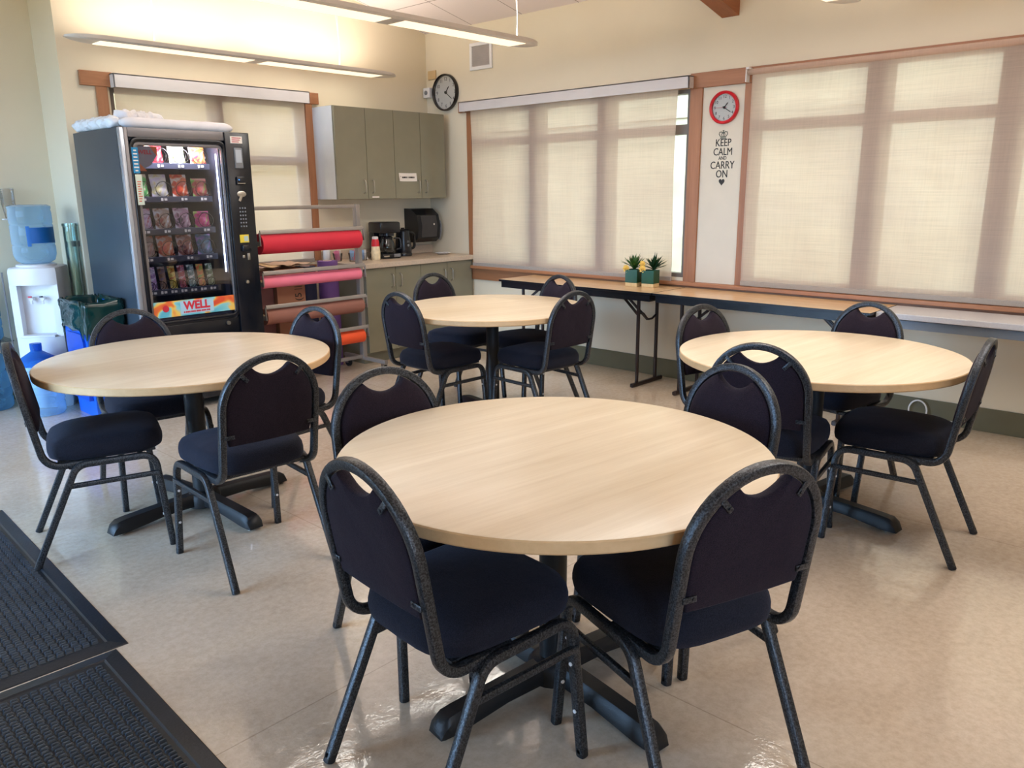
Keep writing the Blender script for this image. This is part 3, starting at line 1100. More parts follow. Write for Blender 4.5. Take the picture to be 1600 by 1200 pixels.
b.lathe([(.006, 0), (.006, .0006)], 10, (4.752, 5.7945, 1.594), 'y'); b.lathe([(.008, 0), (.008, .0006)], 10, (4.752, 5.7945, 1.578), 'y')
b.build('lettering', M['ink'], t, smooth=False)
b = MB(); b.box(4.43, 4.505, 5.7975, 5.7995, 1.412, 1.423)
tag(b.build('shelf_label', M['white_paper'], smooth=False), 'tiny white label strip at the bottom of the second upper cabinet door', 'label')

# coffee maker
t = thing('coffee_maker', 'black drip coffee maker with glass carafe on the counter', 'coffee maker', (4.615, 5.89, .872), -.12)
b = MB(); b.box(-.10, .10, -.12, .11, 0, .045, .012); b.build('base', M['dark_plastic'], t)
b = MB(); b.box(-.10, .10, .03, .11, .045, .235, .01); b.build('water_tank', M['dark_plastic'], t)
b = MB(); b.box(-.105, .105, -.115, .112, .225, .325, .016)
b.rings([[Vector((.07 * math.cos(q * PI / 8), -.03 + .07 * math.sin(q * PI / 8), z)) for q in range(16)] for z in (.2, .226)])
b.build('brew_head', M['dark_plastic'], t)
b = MB(); b.box(.02, .085, -.126, -.118, .012, .04, .002); b.build('control_panel', M['grey_plastic'], t)
b = MB(); b.box(-.085, -.03, -.1225, -.119, .016, .028, .001); b.build('badge', M['steel'], t, smooth=False)
M['carafe_glass'] = mat_thin_glass('carafe_glass', (205, 208, 210), .15)
b = MB(); b.lathe([(.055, .048), (.066, .055), (.074, .085), (.068, .13), (.052, .165), (.05, .18)], 24, (0, -.035, 0), cap1=False); ca = b.build('carafe', M['carafe_glass'], t)
b = MB(); b.lathe([(.053, .172), (.055, .19), (.03, .197)], 24, (0, -.035, 0)); b.sweep(fillet([(.05, -.07, .178), (.10, -.105, .178), (.105, -.108, .09), (.07, -.085, .075)], .02, 4), rrect(.012, .022, .004), (0, 0, 1)); b.build('carafe_lid', M['dark_plastic'], ca)
# kettle
t = thing('electric_kettle', 'tall black electric kettle between coffee maker and towel dispenser', 'kettle', (4.875, 5.945, .872), 0)
b = MB(); b.lathe([(.08, 0), (.082, .02), (.078, .03)], 24); b.build('power_base', M['dark_plastic'], t)
b = MB(); b.lathe([(.076, .03), (.079, .05), (.07, .17), (.064, .225)], 24); b.build('jug', M['dark_plastic'], t)
b = MB(); b.lathe([(.065, .225), (.066, .235), (.055, .245), (.01, .25)], 24); b.box(-.02, .02, -.005, .005, .245, .262, .004); b.build('lid', M['dark_plastic'], t)
b = MB(); b.sweep(fillet([(.055, -.01, .215), (.125, -.015, .215), (.125, -.015, .07), (.07, -.01, .06)], .035, 5), rrect(.02, .026, .007), (0, 0, 1)); b.build('handle', M['dark_plastic'], t)
b = MB(); b.cyl((0, -.0745, .10), (0, -.0765, .10), .012, 12); b.box(-.014, .014, -.0765, -.072, .128, .132); b.box(-.010, .010, -.0765, -.072, .138, .142); b.build('level_mark', M['grey_plastic'], t, smooth=False)
# creamer bottle
M['creamer_red'] = mat_plain('creamer_red', (206, 36, 50), .35)
M['cream'] = mat_plain('cream_sleeve', (232, 218, 182), .4, var=.15, nscale=30)
t = thing('creamer_bottle', 'red and cream coffee creamer bottle with white cap on the counter', 'bottle', (4.43, 5.79, .872))
b = MB(); b.lathe([(.036, 0), (.04, .006), (.041, .07), (.037, .10), (.035, .125)], 20); b.build('sleeve', M['cream'], t)
b = MB(); b.lathe([(.036, .118), (.035, .15), (.031, .17), (.027, .182)], 20); b.build('neck', M['creamer_red'], t)
b = MB(); b.lathe([(.027, .18), (.027, .2), (.02, .204)], 20); b.build('cap', M['white_plastic'], t)
# sweetener cups
M['clear_cup'] = mat_thin_glass('clear_cup', (246, 247, 248), .1)
M['pk_pink'] = mat_plain('pink_packet', (232, 132, 168), .6)
M['pk_blue'] = mat_plain('blue_packet', (150, 190, 232), .6)
M['pk_white'] = mat_plain('white_packet', (240, 236, 234), .6)
M['pk_red'] = mat_plain('red_packet', (214, 70, 84), .6)
def cup(label, x, y, mats_, seed, r=.042, h=.075):
    rnd = random.Random(seed)
    t = thing('sweetener_cup', label, 'cup', (x, y, .872), 0, 'cups of sweetener packets')
    b = MB(); b.lathe([(r * .75, 0), (r, h), (r * .96, h), (r * .72, .004)], 18, cap1=False); b.build('cup', M['clear_cup'], t)
    for k in range(len(mats_)):
        b = MB()
        a = rnd.uniform(0, 2 * PI); q = rnd.uniform(.1, .6) * r
        Tm = Matrix.Translation((q * math.cos(a), q * math.sin(a), h * .55)) @ Matrix.Rotation(rnd.uniform(-.5, .5), 4, 'X') @ Matrix.Rotation(rnd.uniform(0, PI), 4, 'Z')
        b.box(-.02, .02, -.002, .002, -.03, .055, .001, Tm)
        b.build('packet', M[mats_[k]], t, smooth=False)
cup('clear cup of pink, blue and red sweetener packets behind the rack post', 4.19, 5.80, ['pk_pink', 'pk_blue', 'pk_red', 'pk_pink', 'pk_white', 'pk_blue', 'pk_red'], 1)
cup('clear cup of white packets between rack post and creamer bottle', 4.315, 5.82, ['pk_white', 'pk_white', 'pk_blue', 'pk_white', 'pk_white'], 2, .04, .07)
cup('clear cup of white and pink packets farthest left on the counter', 4.12, 5.93, ['pk_white', 'pk_pink', 'pk_white', 'pk_white', 'pk_pink'], 3, .045, .07)
# white bottle
t = thing('squeeze_bottle', 'small white plastic bottle at the left counter end', 'bottle', (4.09, 6.05, .872))
b = MB(); b.lathe([(.03, 0), (.032, .005), (.032, .09), (.02, .11)], 16); b.build('body', M['white_plastic'], t)
b = MB(); b.lathe([(.015, .11), (.013, .135), (.006, .15)], 12); b.build('cap', M['pk_blue'], t)
# small plate
t = thing('saucer', 'small pale saucer on the counter near the window corner', 'dish', (5.24, 5.80, .872))
b = MB(); b.lathe([(.04, 0), (.075, .014), (.072, .016), (.04, .005)], 28, cap1=True); b.build('dish', M['white_plastic'], t)
# stirrer jar
t = thing('stirrer_jar', 'small dark jar of brown stir sticks behind the creamer', 'jar', (4.40, 6.02, .872))
b = MB(); b.lathe([(.028, 0), (.03, .08), (.027, .08), (.025, .006)], 14, cap1=False); b.build('jar', M['grey_plastic'], t)
b = MB()
for k in range(8):
    a = k * .8
    b.cyl((.012 * math.cos(a), .012 * math.sin(a), .01), (.024 * math.cos(a), .024 * math.sin(a), .13), .003, 5)
b.build('sticks', M['pot_wood'], t)
# paper towel dispenser on the back wall in the corner
t = thing('towel_dispenser', 'dark smoke paper towel dispenser on the back wall beside the corner', 'dispenser', (5.185, YB, .985))
M['smoke'] = mat_plain('smoke_plastic', (58, 56, 58), .18, var=.12)
b = MB()
prof = [(0, 0), (-.14, .0), (-.19, .04), (-.205, .16), (-.18, .26), (-.10, .315), (0, .32)]
b.rings([[Vector((x, y, z)) for y, z in prof] for x in (-.14, -.135, .135, .14)]); b.build('housing', M['dark_plastic'], t, angle=25)
b = MB()
b.rings([[Vector((x, y - .004, z)) for y, z in [(-.145, .02), (-.19, .05), (-.206, .16), (-.183, .25), (-.17, .25), (-.19, .16), (-.17, .05)]] for x in (-.095, .10)]); b.build('window', M['smoke'], t, angle=25)
b = MB(); b.sweep([(.147, -.17, .02), (.15, -.195, .09), (.147, -.2, .16), (.147, -.18, .2)], rrect(.012, .03, .005), (1, 0, 0)); b.build('lever', M['grey_plastic'], t)
b = MB(); b.lathe([(.009, 0), (.005, .003)], 10, (.045, -.222, .17), 'y'); b.build('lock', M['white_paper'], t)

# ------------------------------------------------------------------ wall items
def clock(label, y, z, r, rim, rimw, depth, hour, minute, sec=None):
    t = thing('wall_clock', label, 'clock')
    F = frame_right(XR, y, z)
    b = MB(); b.lathe([(r - .004, 0.0), (r, .008), (r, depth * .8), (r - rimw * .35, depth), (r - rimw, depth * .75), (r - rimw, .012)], 48, T=F); b.build('rim', rim, t)
    b = MB(); b.lathe([(r - rimw + .002, .008), (r - rimw + .002, .014), (.01, .0142)], 48, T=F); b.build('dial', M['clock_face'], t)
    n = MB()
    for k in range(1, 13):
        a = PI / 2 - 2 * PI * k / 12
        q = (r - rimw) * .80
        text_into(n, str(k), r * .26, F @ Matrix.Translation((q * math.cos(a), q * math.sin(a), .0150)), ext=.0003)
    for k in range(60):
        a = 2 * PI * k / 60
        q = (r - rimw) * .95
        n.box(-.003 * r / .1, .003 * r / .1, -.0006, .0006, 0, .0004, 0, F @ Matrix.Translation((q * math.cos(a), q * math.sin(a), .0146)) @ Matrix.Rotation(a, 4, 'Z'))
    n.build('numerals', M['ink'], t, smooth=False)
    for nm, L, w, frac, zz in (('hour_hand', .48, .06, hour / 12, .017), ('minute_hand', .74, .045, minute / 60, .019)):
        a = PI / 2 - 2 * PI * frac
        h = MB(); L *= (r - rimw); w *= r
        h.prism([(-L * .18, -w * .4), (L * .8, -w * .5), (L, 0), (L * .8, w * .5), (-L * .18, w * .4)], 'z', 0, .0015)
        o = h.build(nm, M['ink'], t, smooth=False)
        o.matrix_local = F @ Matrix.Translation((0, 0, zz)) @ Matrix.Rotation(a, 4, 'Z')
    if sec is not None:
        a = PI / 2 - 2 * PI * sec / 60
        h = MB(); h.box(-.2 * r, .7 * r, -.0012, .0012, 0, .001)
        o = h.build('second_hand', rim, t, smooth=False)
        o.matrix_local = F @ Matrix.Translation((0, 0, .0215)) @ Matrix.Rotation(a, 4, 'Z')
    h = MB(); h.lathe([(.03 * r / .1 * .3, 0), (.02 * r / .1 * .3, .012)], 12, T=F @ Matrix.Translation((0, 0, .015))); h.build('hub', M['ink'], t)
    g = MB(); g.lathe([(r - rimw + .001, depth * .74), (.001, depth * .74 + .001)], 40, T=F, cap0=False, cap1=False); g.build('glass', M['glass'], t, fix=False)
    return t
clock('large black-rimmed round wall clock high beside the room corner', 5.835, 2.362, .165, M['black_gloss'], .016, .045, 1.35, 21, None)
clock('small red-rimmed round wall clock above the lettering', 2.94, 2.018, .112, M['red_plastic'], .02, .035, 1.35, 20.5, 45)

# lettering decal
t = thing('wall_decal', 'black KEEP CALM AND CARRY ON lettering with crown and heart on the white panel', 'wall decal')
b = MB()
PX = XR - .0085
for s, sz, z in (('KEEP', .072, 1.777), ('CALM', .072, 1.715), ('AND', .036, 1.672), ('CARRY', .075, 1.622), ('ON', .075, 1.561)):
    text_into(b, s, sz, frame_right(PX, 2.938, z) @ Matrix.Diagonal((.80, 1.0, 1, 1)), ext=.0006)
    text_into(b, s, sz, frame_right(PX - .0001, 2.9368, z + .0004) @ Matrix.Diagonal((.80, 1.0, 1, 1)), ext=.0006)
b.build('lettering', M['ink'], t, smooth=False)
b = MB()
F = frame_right(PX, 2.935, 1.508)
hp = []
for k in range(28):
    a = 2 * PI * k / 28
    hp.append(((16 * math.sin(a) ** 3) * .00145, (13 * math.cos(a) - 5 * math.cos(2 * a) - 2 * math.cos(3 * a) - math.cos(4 * a)) * .00165))
b.rings([[F @ Vector((x, y, 0)) for x, y in hp], [F @ Vector((x, y, .001)) for x, y in hp]]); b.build('heart', M['ink'], t, smooth=False)
b = MB()
F = frame_right(PX, 2.94, 1.836)
M['crown_ink'] = mat_plain('faded_crown_ink', (76, 82, 72), .6)
def cbar(x0, x1, y0, y1):
    b.box(x0, x1, y0, y1, 0, .001, 0, F)
cbar(-.024, .024, -.03, -.024); cbar(-.022, .022, -.021, -.014)
for s in (-1, 1):
    b.sweep([F @ Vector((s * .022, -.014, .0005)), F @ Vector((s * .033, .002, .0005)), F @ Vector((s * .03, .016, .0005)), F @ Vector((s * .015, .018, .0005)), F @ Vector((0, .006, .0005))], rrect(.006, .001, .0004, 1), F.to_3x3() @ Vector((1, 0, 0)))
    b.sweep([F @ Vector((s * .011, -.014, .0005)), F @ Vector((s * .014, .0, .0005)), F @ Vector((s * .008, .012, .0005)), F @ Vector((0, .015, .0005))], rrect(.005, .001, .0004, 1), F.to_3x3() @ Vector((1, 0, 0)))
cbar(-.0025, .0025, -.014, .03); cbar(-.008, .008, .0215, .026)
b.build('crown', M['crown_ink'], t, smooth=False)

# vent on the right wall
t = thing('wall_vent', 'pale square air vent on the upper wall behind the hanging lamp', 'vent')
F = frame_right(XR, 5.37, 2.635)
b = MB()
for x0, x1, y0, y1 in ((-.14, .14, -.115, -.085), (-.14, .14, .085, .115), (-.14, -.11, -.085, .085), (.11, .14, -.085, .085)):
    b.box(x0, x1, y0, y1, 0, .014, .002, F)
b.build('frame', M['white_plastic'], t, smooth=False)
b = MB(); b.box(-.11, .11, -.085, .085, 0, .002, 0, F)
for k in range(11):
    b.box(-.11, .11, -.008, .008, -.001, .001, 0, F @ Matrix.Translation((0, -.075 + .015 * k, .007)) @ Matrix.Rotation(.6, 4, 'X'))
b.build('louver', mat_plain('vent_louver', (186, 178, 174), .5), t, smooth=False)
# alarm boxes by the corner
t = thing('wall_plate', 'small tan blank plate on the wall above the white alarm box', 'wall plate')
b = MB(); b.box(XR - .012, XR, 5.975, 6.085, 2.495, 2.575, .003); b.build('plate', mat_plain('tan_plate', (206, 178, 132), .5), t, smooth=False)
t = thing('mounted_alarm_box', 'small white alarm box in the room corner left of the black clock', 'alarm')
b = MB(); b.box(XR - .06, XR, 6.018, 6.108, 2.33, 2.42, .006); b.build('box', M['white_plastic'], t)
b = MB(); b.lathe([(.02, 0), (.02, .006), (.012, .012)], 14, (XR - .06, 6.063, 2.375), 'x', T=Matrix.Translation((2 * (XR - .06), 0, 0)) @ Matrix.Diagonal((-1, 1, 1, 1))); b.build('lens', M['grey_plastic'], t)
# dark framed picture edge at far left
t = thing('framed_picture', 'dark maroon framed picture cut off at the left edge of the alcove wall', 'picture')
b = MB()
mar = mat_plain('maroon_frame', (72, 40, 52), .4)
for x0, x1, z0, z1 in ((1.62, 1.64, 1.56, 1.95), (1.25, 1.27, 1.56, 1.95), (1.27, 1.62, 1.56, 1.58), (1.27, 1.62, 1.93, 1.95)):
    b.box(x0, x1, YA - .025, YA, z0, z1, .002)
b.build('frame', mar, t, smooth=False)
b = MB(); b.box(1.27, 1.62, YA - .01, YA, 1.58, 1.93); b.build('picture', mat_plain('print_grey', (120, 110, 112), .6), t, smooth=False)

# ------------------------------------------------------------------ vending machine
VX0, VX1, VY0, VY1, VZ = 2.108, 2.98, 5.27, 6.02, 1.862
t = VM = thing('vending_machine', 'dark snack vending machine with lit glass front beside the back window', 'vending machine')
# cabinet shell (open front cavity)
CX0, CX1, CZ0, CZ1 = 2.19, 2.785, .70, 1.77
b = MB()
b.box(VX0, VX1, 5.98, VY1, .06, VZ - .002)                       # rear
b.box(VX0, VX0 + .05, VY0 + .03, 5.98, .06, VZ - .002)           # left side
b.box(VX1 - .19, VX1, VY0 + .03, 5.98, .06, VZ - .002)           # right side
b.box(VX0 + .05, VX1 - .19, VY0 + .03, 5.98, VZ - .07, VZ - .002)  # top
b.box(VX0 + .05, VX1 - .19, VY0 + .03, 5.98, .06, .62)
b.build('cabinet', M['vend_body'], t, smooth=False)
b = MB()
for xx in (VX0 + .06, VX1 - .06):
    for yy in (VY0 + .08, VY1 - .06):
        b.cyl((xx, yy, 0), (xx, yy, .06), .025, 12)
b.build('foot', M['rubber'], t)
# liner
b = MB()
b.box(VX0 + .052, VX0 + .056, VY0 + .06, 5.97, .62, 1.79); b.box(VX1 - .2, VX1 - .191, VY0 + .06, 5.97, .62, 1.79)
b.box(VX0 + .056, VX1 - .2, 5.94, 5.97, .62, 1.79); b.box(VX0 + .056, VX1 - .2, VY0 + .06, 5.94, 1.78, 1.79); b.box(VX0 + .056, VX1 - .2, VY0 + .06, 5.94, .621, .63)
b.build('liner', M['vend_inside'], t, smooth=False)
# door: silver edge, grey surround with rounded opening
b = MB(); b.box(VX0, VX0 + .03, VY0 - .004, VY0 + .03, .06, VZ, .006); b.build('door_edge', M['vend_silver'], t)
b = MB()
b.box(VX0 + .03, 2.162, VY0, VY0 + .03, .06, VZ, .004)
b.box(2.162, 2.80, VY0, VY0 + .03, 1.805, VZ, .004)
b.build('door_frame', M['vend_grey'], t)
# dark gasket ring + inner silver bevel
def rr_path(x0, x1, z0, z1, r, y, open_bottom=False):
    pts = []
    for cx, cz, a0 in ((x1 - r, z1 - r, 0), (x0 + r, z1 - r, 90), (x0 + r, z0 + r, 180), (x1 - r, z0 + r, 270)):
        for k in range(6):
            a = math.radians(a0 + 90 * k / 5)
            pts.append(Vector((cx + r * math.cos(a), y, cz + r * math.sin(a))))
    return pts
b = MB(); b.sweep(rr_path(2.176, 2.80, .615, 1.793, .05, VY0 + .012), rrect(.028, .03, .006), (1, 0, 0), closed=True); b.build('gasket', M['vend_dark'], t)
b = MB(); b.sweep(rr_path(2.199, 2.79, .60, 1.768, .035, VY0 + .024), rrect(.024, .02, .004), (1, 0, 0), closed=True); b.build('inner_bezel', M['vend_grey'], t)
b = MB(); b.box(2.21, 2.775, VY0 + .02, VY0 + .024, .62, 1.757); b.build('glass', M['vglass'], t, smooth=False)
# lower door with banner and delivery flap
b = MB(); b.box(2.162, 2.80, VY0, VY0 + .03, .06, .60, .004); b.build('lower_door', M['vend_dark'], t)
b = MB(); b.box(2.30, 2.66, VY0 - .006, VY0, .28, .47, .01); b.build('delivery_flap', M['black_gloss'], t)
b = MB(); b.cyl((2.71, VY0, .57), (2.71, VY0 - .012, .57), .014, 16); b.build('lock', M['steel'], t)
# colour banner behind glass
def banner_mat():
    m, nt, p = new_mat('banner_print')
    mp = tex_coord(nt, (5.5, 1, 7))
    n = noise(nt, mp, 1.3, 1, .4, .6)
    r = ramp(nt, n, 'Fac', [(.30, lin((226, 84, 52))), (.40, lin((236, 120, 60))), (.47, lin((238, 196, 92))), (.53, lin((140, 206, 208))), (.66, lin((96, 186, 204)))])
    r.color_ramp.interpolation = 'EASE'
    link(nt, r, 'Color', p, 'Base Color')
    p.inputs['Roughness'].default_value = .4
    return m
M['banner'] = banner_mat()
bn = MB(); bn.box(2.205, 2.775, VY0 + .012, VY0 + .017, .655, .760); bo = bn.build('banner', M['banner'], t, smooth=False)
b = MB(); b.box(2.385, 2.62, VY0 + .0105, VY0 + .0118, .665, .752, 0); b.build('banner_patch', mat_plain('banner_pale', (172, 206, 222), .4), bo, smooth=False)
M['well_red'] = mat_plain('sign_red', (208, 44, 62), .5)
b = MB(); text_into(b, 'WELL', .076, frame_back(2.50, VY0 + .0098, .718) @ Matrix.Diagonal((.95, 1, 1, 1)), ext=.0006, bold=.003)
for k in range(15):
    b.box(2.405 + k * .0125, 2.413 + k * .0125 + (.003 if k % 3 else 0), VY0 + .0095, VY0 + .0103, .672, .683)
b.lathe([(.022, 0), (.022, .001)], 20, (2.285, VY0 + .0095, .712), 'y')
b.build('banner_lettering', M['well_red'], bo, smooth=False)
# upper corner poster, blue strip, pale strip on the glass
b = MB(); b.prism([(2.215, 1.752), (2.345, 1.752), (2.345, 1.70), (2.30, 1.64), (2.25, 1.61), (2.215, 1.60)], 'y', VY0 + .0255, VY0 + .0275); po = b.build('poster', mat_plain('poster_grey', (150, 146, 158), .4), t, smooth=False)
b = MB(); text_into(b, 'WELL', .036, frame_back(2.267, VY0 + .0245, 1.715), ext=.0004, bold=.001); b.build('poster_lettering', M['well_red'], po, smooth=False)
b = MB(); b.prism([(2.30, 1.752), (2.345, 1.752), (2.345, 1.69)], 'y', VY0 + .0245, VY0 + .0255); b.prism([(2.215, 1.60), (2.27, 1.60), (2.215, 1.66)], 'y', VY0 + .0245, VY0 + .0255); b.build('poster_corner', mat_plain('poster_orange', (226, 112, 62), .5), po, smooth=False)
b = MB(); b.box(2.172, 2.212, VY0 - .006, VY0 - .003, 1.585, 1.742); so = b.build('info_sticker', mat_plain('sticker_blue', (20, 128, 176), .4), t, smooth=False)
b = MB()
for k, w in enumerate((.018, .026, .024, .03, .026, .03, .018)):
    b.box(2.192 - w / 2, 2.192 + w / 2, VY0 - .0068, VY0 - .006, 1.72 - k * .0205, 1.728 - k * .0205)
b.build('sticker_text', M['white_paper'], so, smooth=False)
b = MB(); b.box(2.178, 2.218, VY0 - .006, VY0 - .003, 1.39, 1.578); so = b.build('price_sticker', mat_plain('sticker_pale', (206, 214, 196), .4), t, smooth=False)
b = MB()
for k in range(9):
    b.box(2.186, 2.21 - .004 * (k % 3), VY0 - .0068, VY0 - .006, 1.53 - k * .015, 1.537 - k * .015)
b.build('sticker_text', mat_plain('sticker_ink', (206, 110, 84), .5), so, smooth=False)
# control panel
b = MB(); b.box(2.80, VX1, VY0 - .012, VY0 + .03, .06, VZ, .006); cp = b.build('control_panel', M['vend_dark'], t)
yp = VY0 - .012
b = MB(); b.box(2.838, 2.925, yp - .003, yp, 1.79, 1.836); no = b.build('notice', M['white_paper'], cp, smooth=False)
b = MB()
for k in range(3):
    b.box(2.848, 2.915 - .008 * k, yp - .004, yp - .003, 1.822 - k * .013, 1.828 - k * .013)
b.build('notice_text', mat_plain('notice_ink', (176, 70, 70), .5), no, smooth=False)
b = MB(); b.box(2.858, 2.918, yp - .006, yp, 1.625, 1.762, .006); no = b.build('display', M['grey_plastic'], cp)
b = MB(); b.box(2.867, 2.909, yp - .0075, yp - .006, 1.662, 1.748); b.build('screen', mat_plain('lcd_grey', (176, 182, 190), .3), no, smooth=False)
b = MB(); b.box(2.855, 2.915, yp - .02, yp, 1.515, 1.57, .005); cr = b.build('card_reader', M['dark_plastic'], cp)
b = MB(); b.cyl((2.868, yp - .02, 1.548), (2.868, yp - .0215, 1.548), .004, 8); b.build('indicator', mat_emit('blue_led', (60, 140, 255), 1.5), cr)
b = MB(); b.box(2.856, 2.914, yp - .0215, yp - .02, 1.522, 1.527); b.build('card_slot', M['steel'], cr, smooth=False)
b = MB(); b.lathe([(.034, 0), (.034, .004), (.028, .006)], 24, T=frame_back(2.888, yp, 1.452) @ Matrix.Diagonal((1, .6, 1, 1))); b.sweep([(2.886, yp - .004, 1.44), (2.868, yp - .004, 1.405)], rrect(.018, .006, .002), (1, 0, 0)); b.build('logo_plate', M['steel'], cp)
for r_ in range(6):
    for c_ in range(3):
        k = MB(); k.box(2.862 + c_ * .019, 2.872 + c_ * .019, yp - .004, yp, 1.352 - r_ * .025, 1.362 - r_ * .025, .001)
        k.build('key', M['grey_plastic'], cp, smooth=False)
b = MB(); b.box(2.848, 2.915, yp - .003, yp, 1.12, 1.175); no = b.build('bill_sticker', mat_plain('sticker_yellow', (222, 196, 62), .4), cp, smooth=False)
b = MB(); b.box(2.878, 2.91, yp - .004, yp - .003, 1.13, 1.165); b.build('bill_picture', mat_plain('bill_print', (178, 196, 190), .5), no, smooth=False)
b = MB(); b.box(2.85, 2.918, yp - .03, yp, 1.06, 1.105, .008); b.build('bill_slot', M['dark_plastic'], cp)
b = MB(); b.box(2.856, 2.873, yp - .006, yp, 1.012, 1.032, .003); b.build('return_button', M['steel'], cp)
b = MB(); b.box(2.893, 2.913, yp - .006, yp, .998, 1.045, .003); b.build('coin_slot', M['steel'], cp)
b = MB(); b.cyl((2.875, yp, .845), (2.875, yp - .01, .845), .012, 16); b.build('panel_lock', M['steel'], cp)
# lamp tube inside
b = MB(); b.cyl((2.768, VY0 + .075, .92), (2.768, VY0 + .075, 1.72), .0045, 12); b.build('lamp_tube', M['vend_tube'], t)
ld = bpy.data.lights.new('vending_light', 'AREA'); ld.shape = 'RECTANGLE'; ld.size = .5; ld.size_y = .06; ld.energy = 12; ld.color = (.95, .93, 1)
lo = bpy.data.objects.new('vending_light', ld); COL.objects.link(lo); lo.location = (2.48, VY0 + .08, 1.772); lo.rotation_euler = (math.radians(28), 0, 0); lo.parent = VM
# trays
TRAYS = [(1.652, 1), (1.437, 1), (1.228, 1), (1.045, 1), (.825, 0)]
TY = VY0 + .13
for z, big in TRAYS:
    b = MB(); b.box(2.215, 2.74, TY, 5.93, z - .012, z - .002); sh = b.build('tray', M['vend_inside'], t, smooth=False)
    b = MB(); b.box(2.215, 2.74, TY - .012, TY, z - .035, z + .004, .002)
    st = b.build('price_rail', M['vend_inside'], sh, smooth=False)
    tags = MB()
    for k in range(4 if big else 7):
        x = 2.26 + k * (.138 if big else .07)
        tags.box(x - .018, x - .004, TY - .0145, TY - .012, z - .024, z - .006); tags.box(x + .004, x + .022, TY - .0145, TY - .012, z - .022, z - .008)
    tags.build('price_tag', M['white_paper'], st, smooth=False)
    coil = MB()
    for k in range(4 if big else 7):
        xc = 2.285 + k * .1365 if big else 2.262 + k * .0715
        rad = .05 if big else .028
        pts = []
        for q in range(0, 3 * 14):
            a = 2 * PI * q / 14 - PI / 2
            pts.append(Vector((xc + rad * math.cos(a), TY + .004 + .035 * q / 14, z + rad + .002 + rad * math.sin(a))))
        coil.sweep(pts, circ(.0022, 5), (0, 1, 0))
    coil.build('coil', M['black_gloss'], sh)
# snack packs
def pack_mat(name, c1, c2, c3, sc):
    m, nt, p = new_mat(name)
    mp = tex_coord(nt, (1, 1, 1))
    n = noise(nt, mp, sc, 2, .5, 1.0)
    r = ramp(nt, n, 'Fac', [(.36, lin(c1)), (.50, lin(c2)), (.62, lin(c3))])
    r.color_ramp.interpolation = 'EASE'
    link(nt, r, 'Color', p, 'Base Color')
    p.inputs['Roughness'].default_value = .28
    p.inputs['Specular IOR Level'].default_value = .7
    return m
def snack(label, x, z, w, h, cols, seed, tall=False, lean=.2):
    rnd = random.Random(seed)
    m = pack_mat('wrapper_%d' % seed, *cols, 18 if not tall else 30)
    o_ = thing('snack_bag' if not tall else 'candy_pack', label, 'snack', (x, TY + .045, z), 0, 'snacks in the vending machine')
    o_.rotation_euler = (-lean, 0, 0)
    b = MB()
    nu, nv = 10, 12
    ph = rnd.uniform(0, 6)
    def side(sg):
        def fn(u, v):
            puff = (math.sin(PI * u) ** .6) * (math.sin(PI * min(1, max(0, (v - .05) / .9))) ** .6)
            d = (.026 if not tall else .012) * puff + .003 * math.sin(9 * u + ph) * math.sin(7 * v + ph) * puff
            xx = (u - .5) * w * (1 - .05 * math.sin(PI * v))
            return Vector((xx, -sg * d, h * v))
        return fn
    b.grid(side(1), nu, nv); b.grid(side(-1), nu, nv)
    bmesh.ops.remove_doubles(b.bm, verts=b.bm.verts, dist=.0004)
    b.build('pouch', m, o_)
    b = MB()
    b.box(-w / 2 * .97, w / 2 * .97, -.0015, .0015, h - .004, h + .010); b.box(-w / 2 * .97, w / 2 * .97, -.0015, .0015, -.001, .008)
    b.build('seal', m, o_, smooth=False)
    return o_
RED = ((198, 24, 44), (226, 70, 70), (244, 206, 190))
SN = [
 (2.395, 0, 'red snack bag, leftmost on the top shelf of the vending machine', ((196, 22, 40), (222, 50, 60), (246, 210, 180))),
 (2.545, 0, 'pale yellow-green snack bag in the middle of the top vending shelf', ((150, 206, 90), (240, 240, 190), (250, 246, 214))),
 (2.69, 0, 'orange and red snack bag, rightmost on the top vending shelf', ((214, 40, 70), (240, 150, 70), (250, 230, 220))),
 (2.275, 1, 'bright green snack bag, leftmost on the second vending shelf', ((70, 180, 80), (120, 214, 120), (236, 220, 190))),
 (2.405, 1, 'cream snack bag with yellow edge on the second vending shelf', ((244, 226, 160), (250, 244, 230), (240, 226, 240))),
 (2.545, 1, 'white-topped orange-red snack bag on the second vending shelf', ((224, 56, 44), (242, 120, 70), (252, 240, 224))),
 (2.685, 1, 'reddish brown and green snack bag, rightmost on the second vending shelf', ((170, 50, 50), (206, 110, 96), (130, 190, 80))),
 (2.275, 2, 'lilac snack bag, leftmost on the third vending shelf', ((200, 150, 200), (236, 214, 232), (206, 90, 110))),
 (2.405, 2, 'brown and white cookie bag on the third vending shelf', ((150, 70, 50), (216, 190, 170), (246, 246, 250))),
 (2.54, 2, 'pink and white cookie bag on the third vending shelf', ((90, 60, 70), (220, 170, 190), (246, 232, 236))),
 (2.68, 2, 'magenta gummy bag, rightmost on the third vending shelf', ((214, 40, 110), (236, 90, 150), (170, 190, 80))),
 (2.275, 3, 'tan pastry pack, leftmost on the fourth vending shelf', ((150, 120, 104), (206, 180, 170), (206, 130, 110))),
 (2.405, 3, 'white and orange cracker bag on the fourth vending shelf', ((222, 80, 60), (240, 150, 110), (246, 236, 232))),
 (2.54, 3, 'dark red pretzel bag on the fourth vending shelf', ((110, 40, 50), (190, 120, 100), (236, 214, 214))),
 (2.68, 3, 'slate and teal bag, rightmost on the fourth vending shelf', ((76, 80, 100), (90, 130, 150), (170, 130, 200))),
]
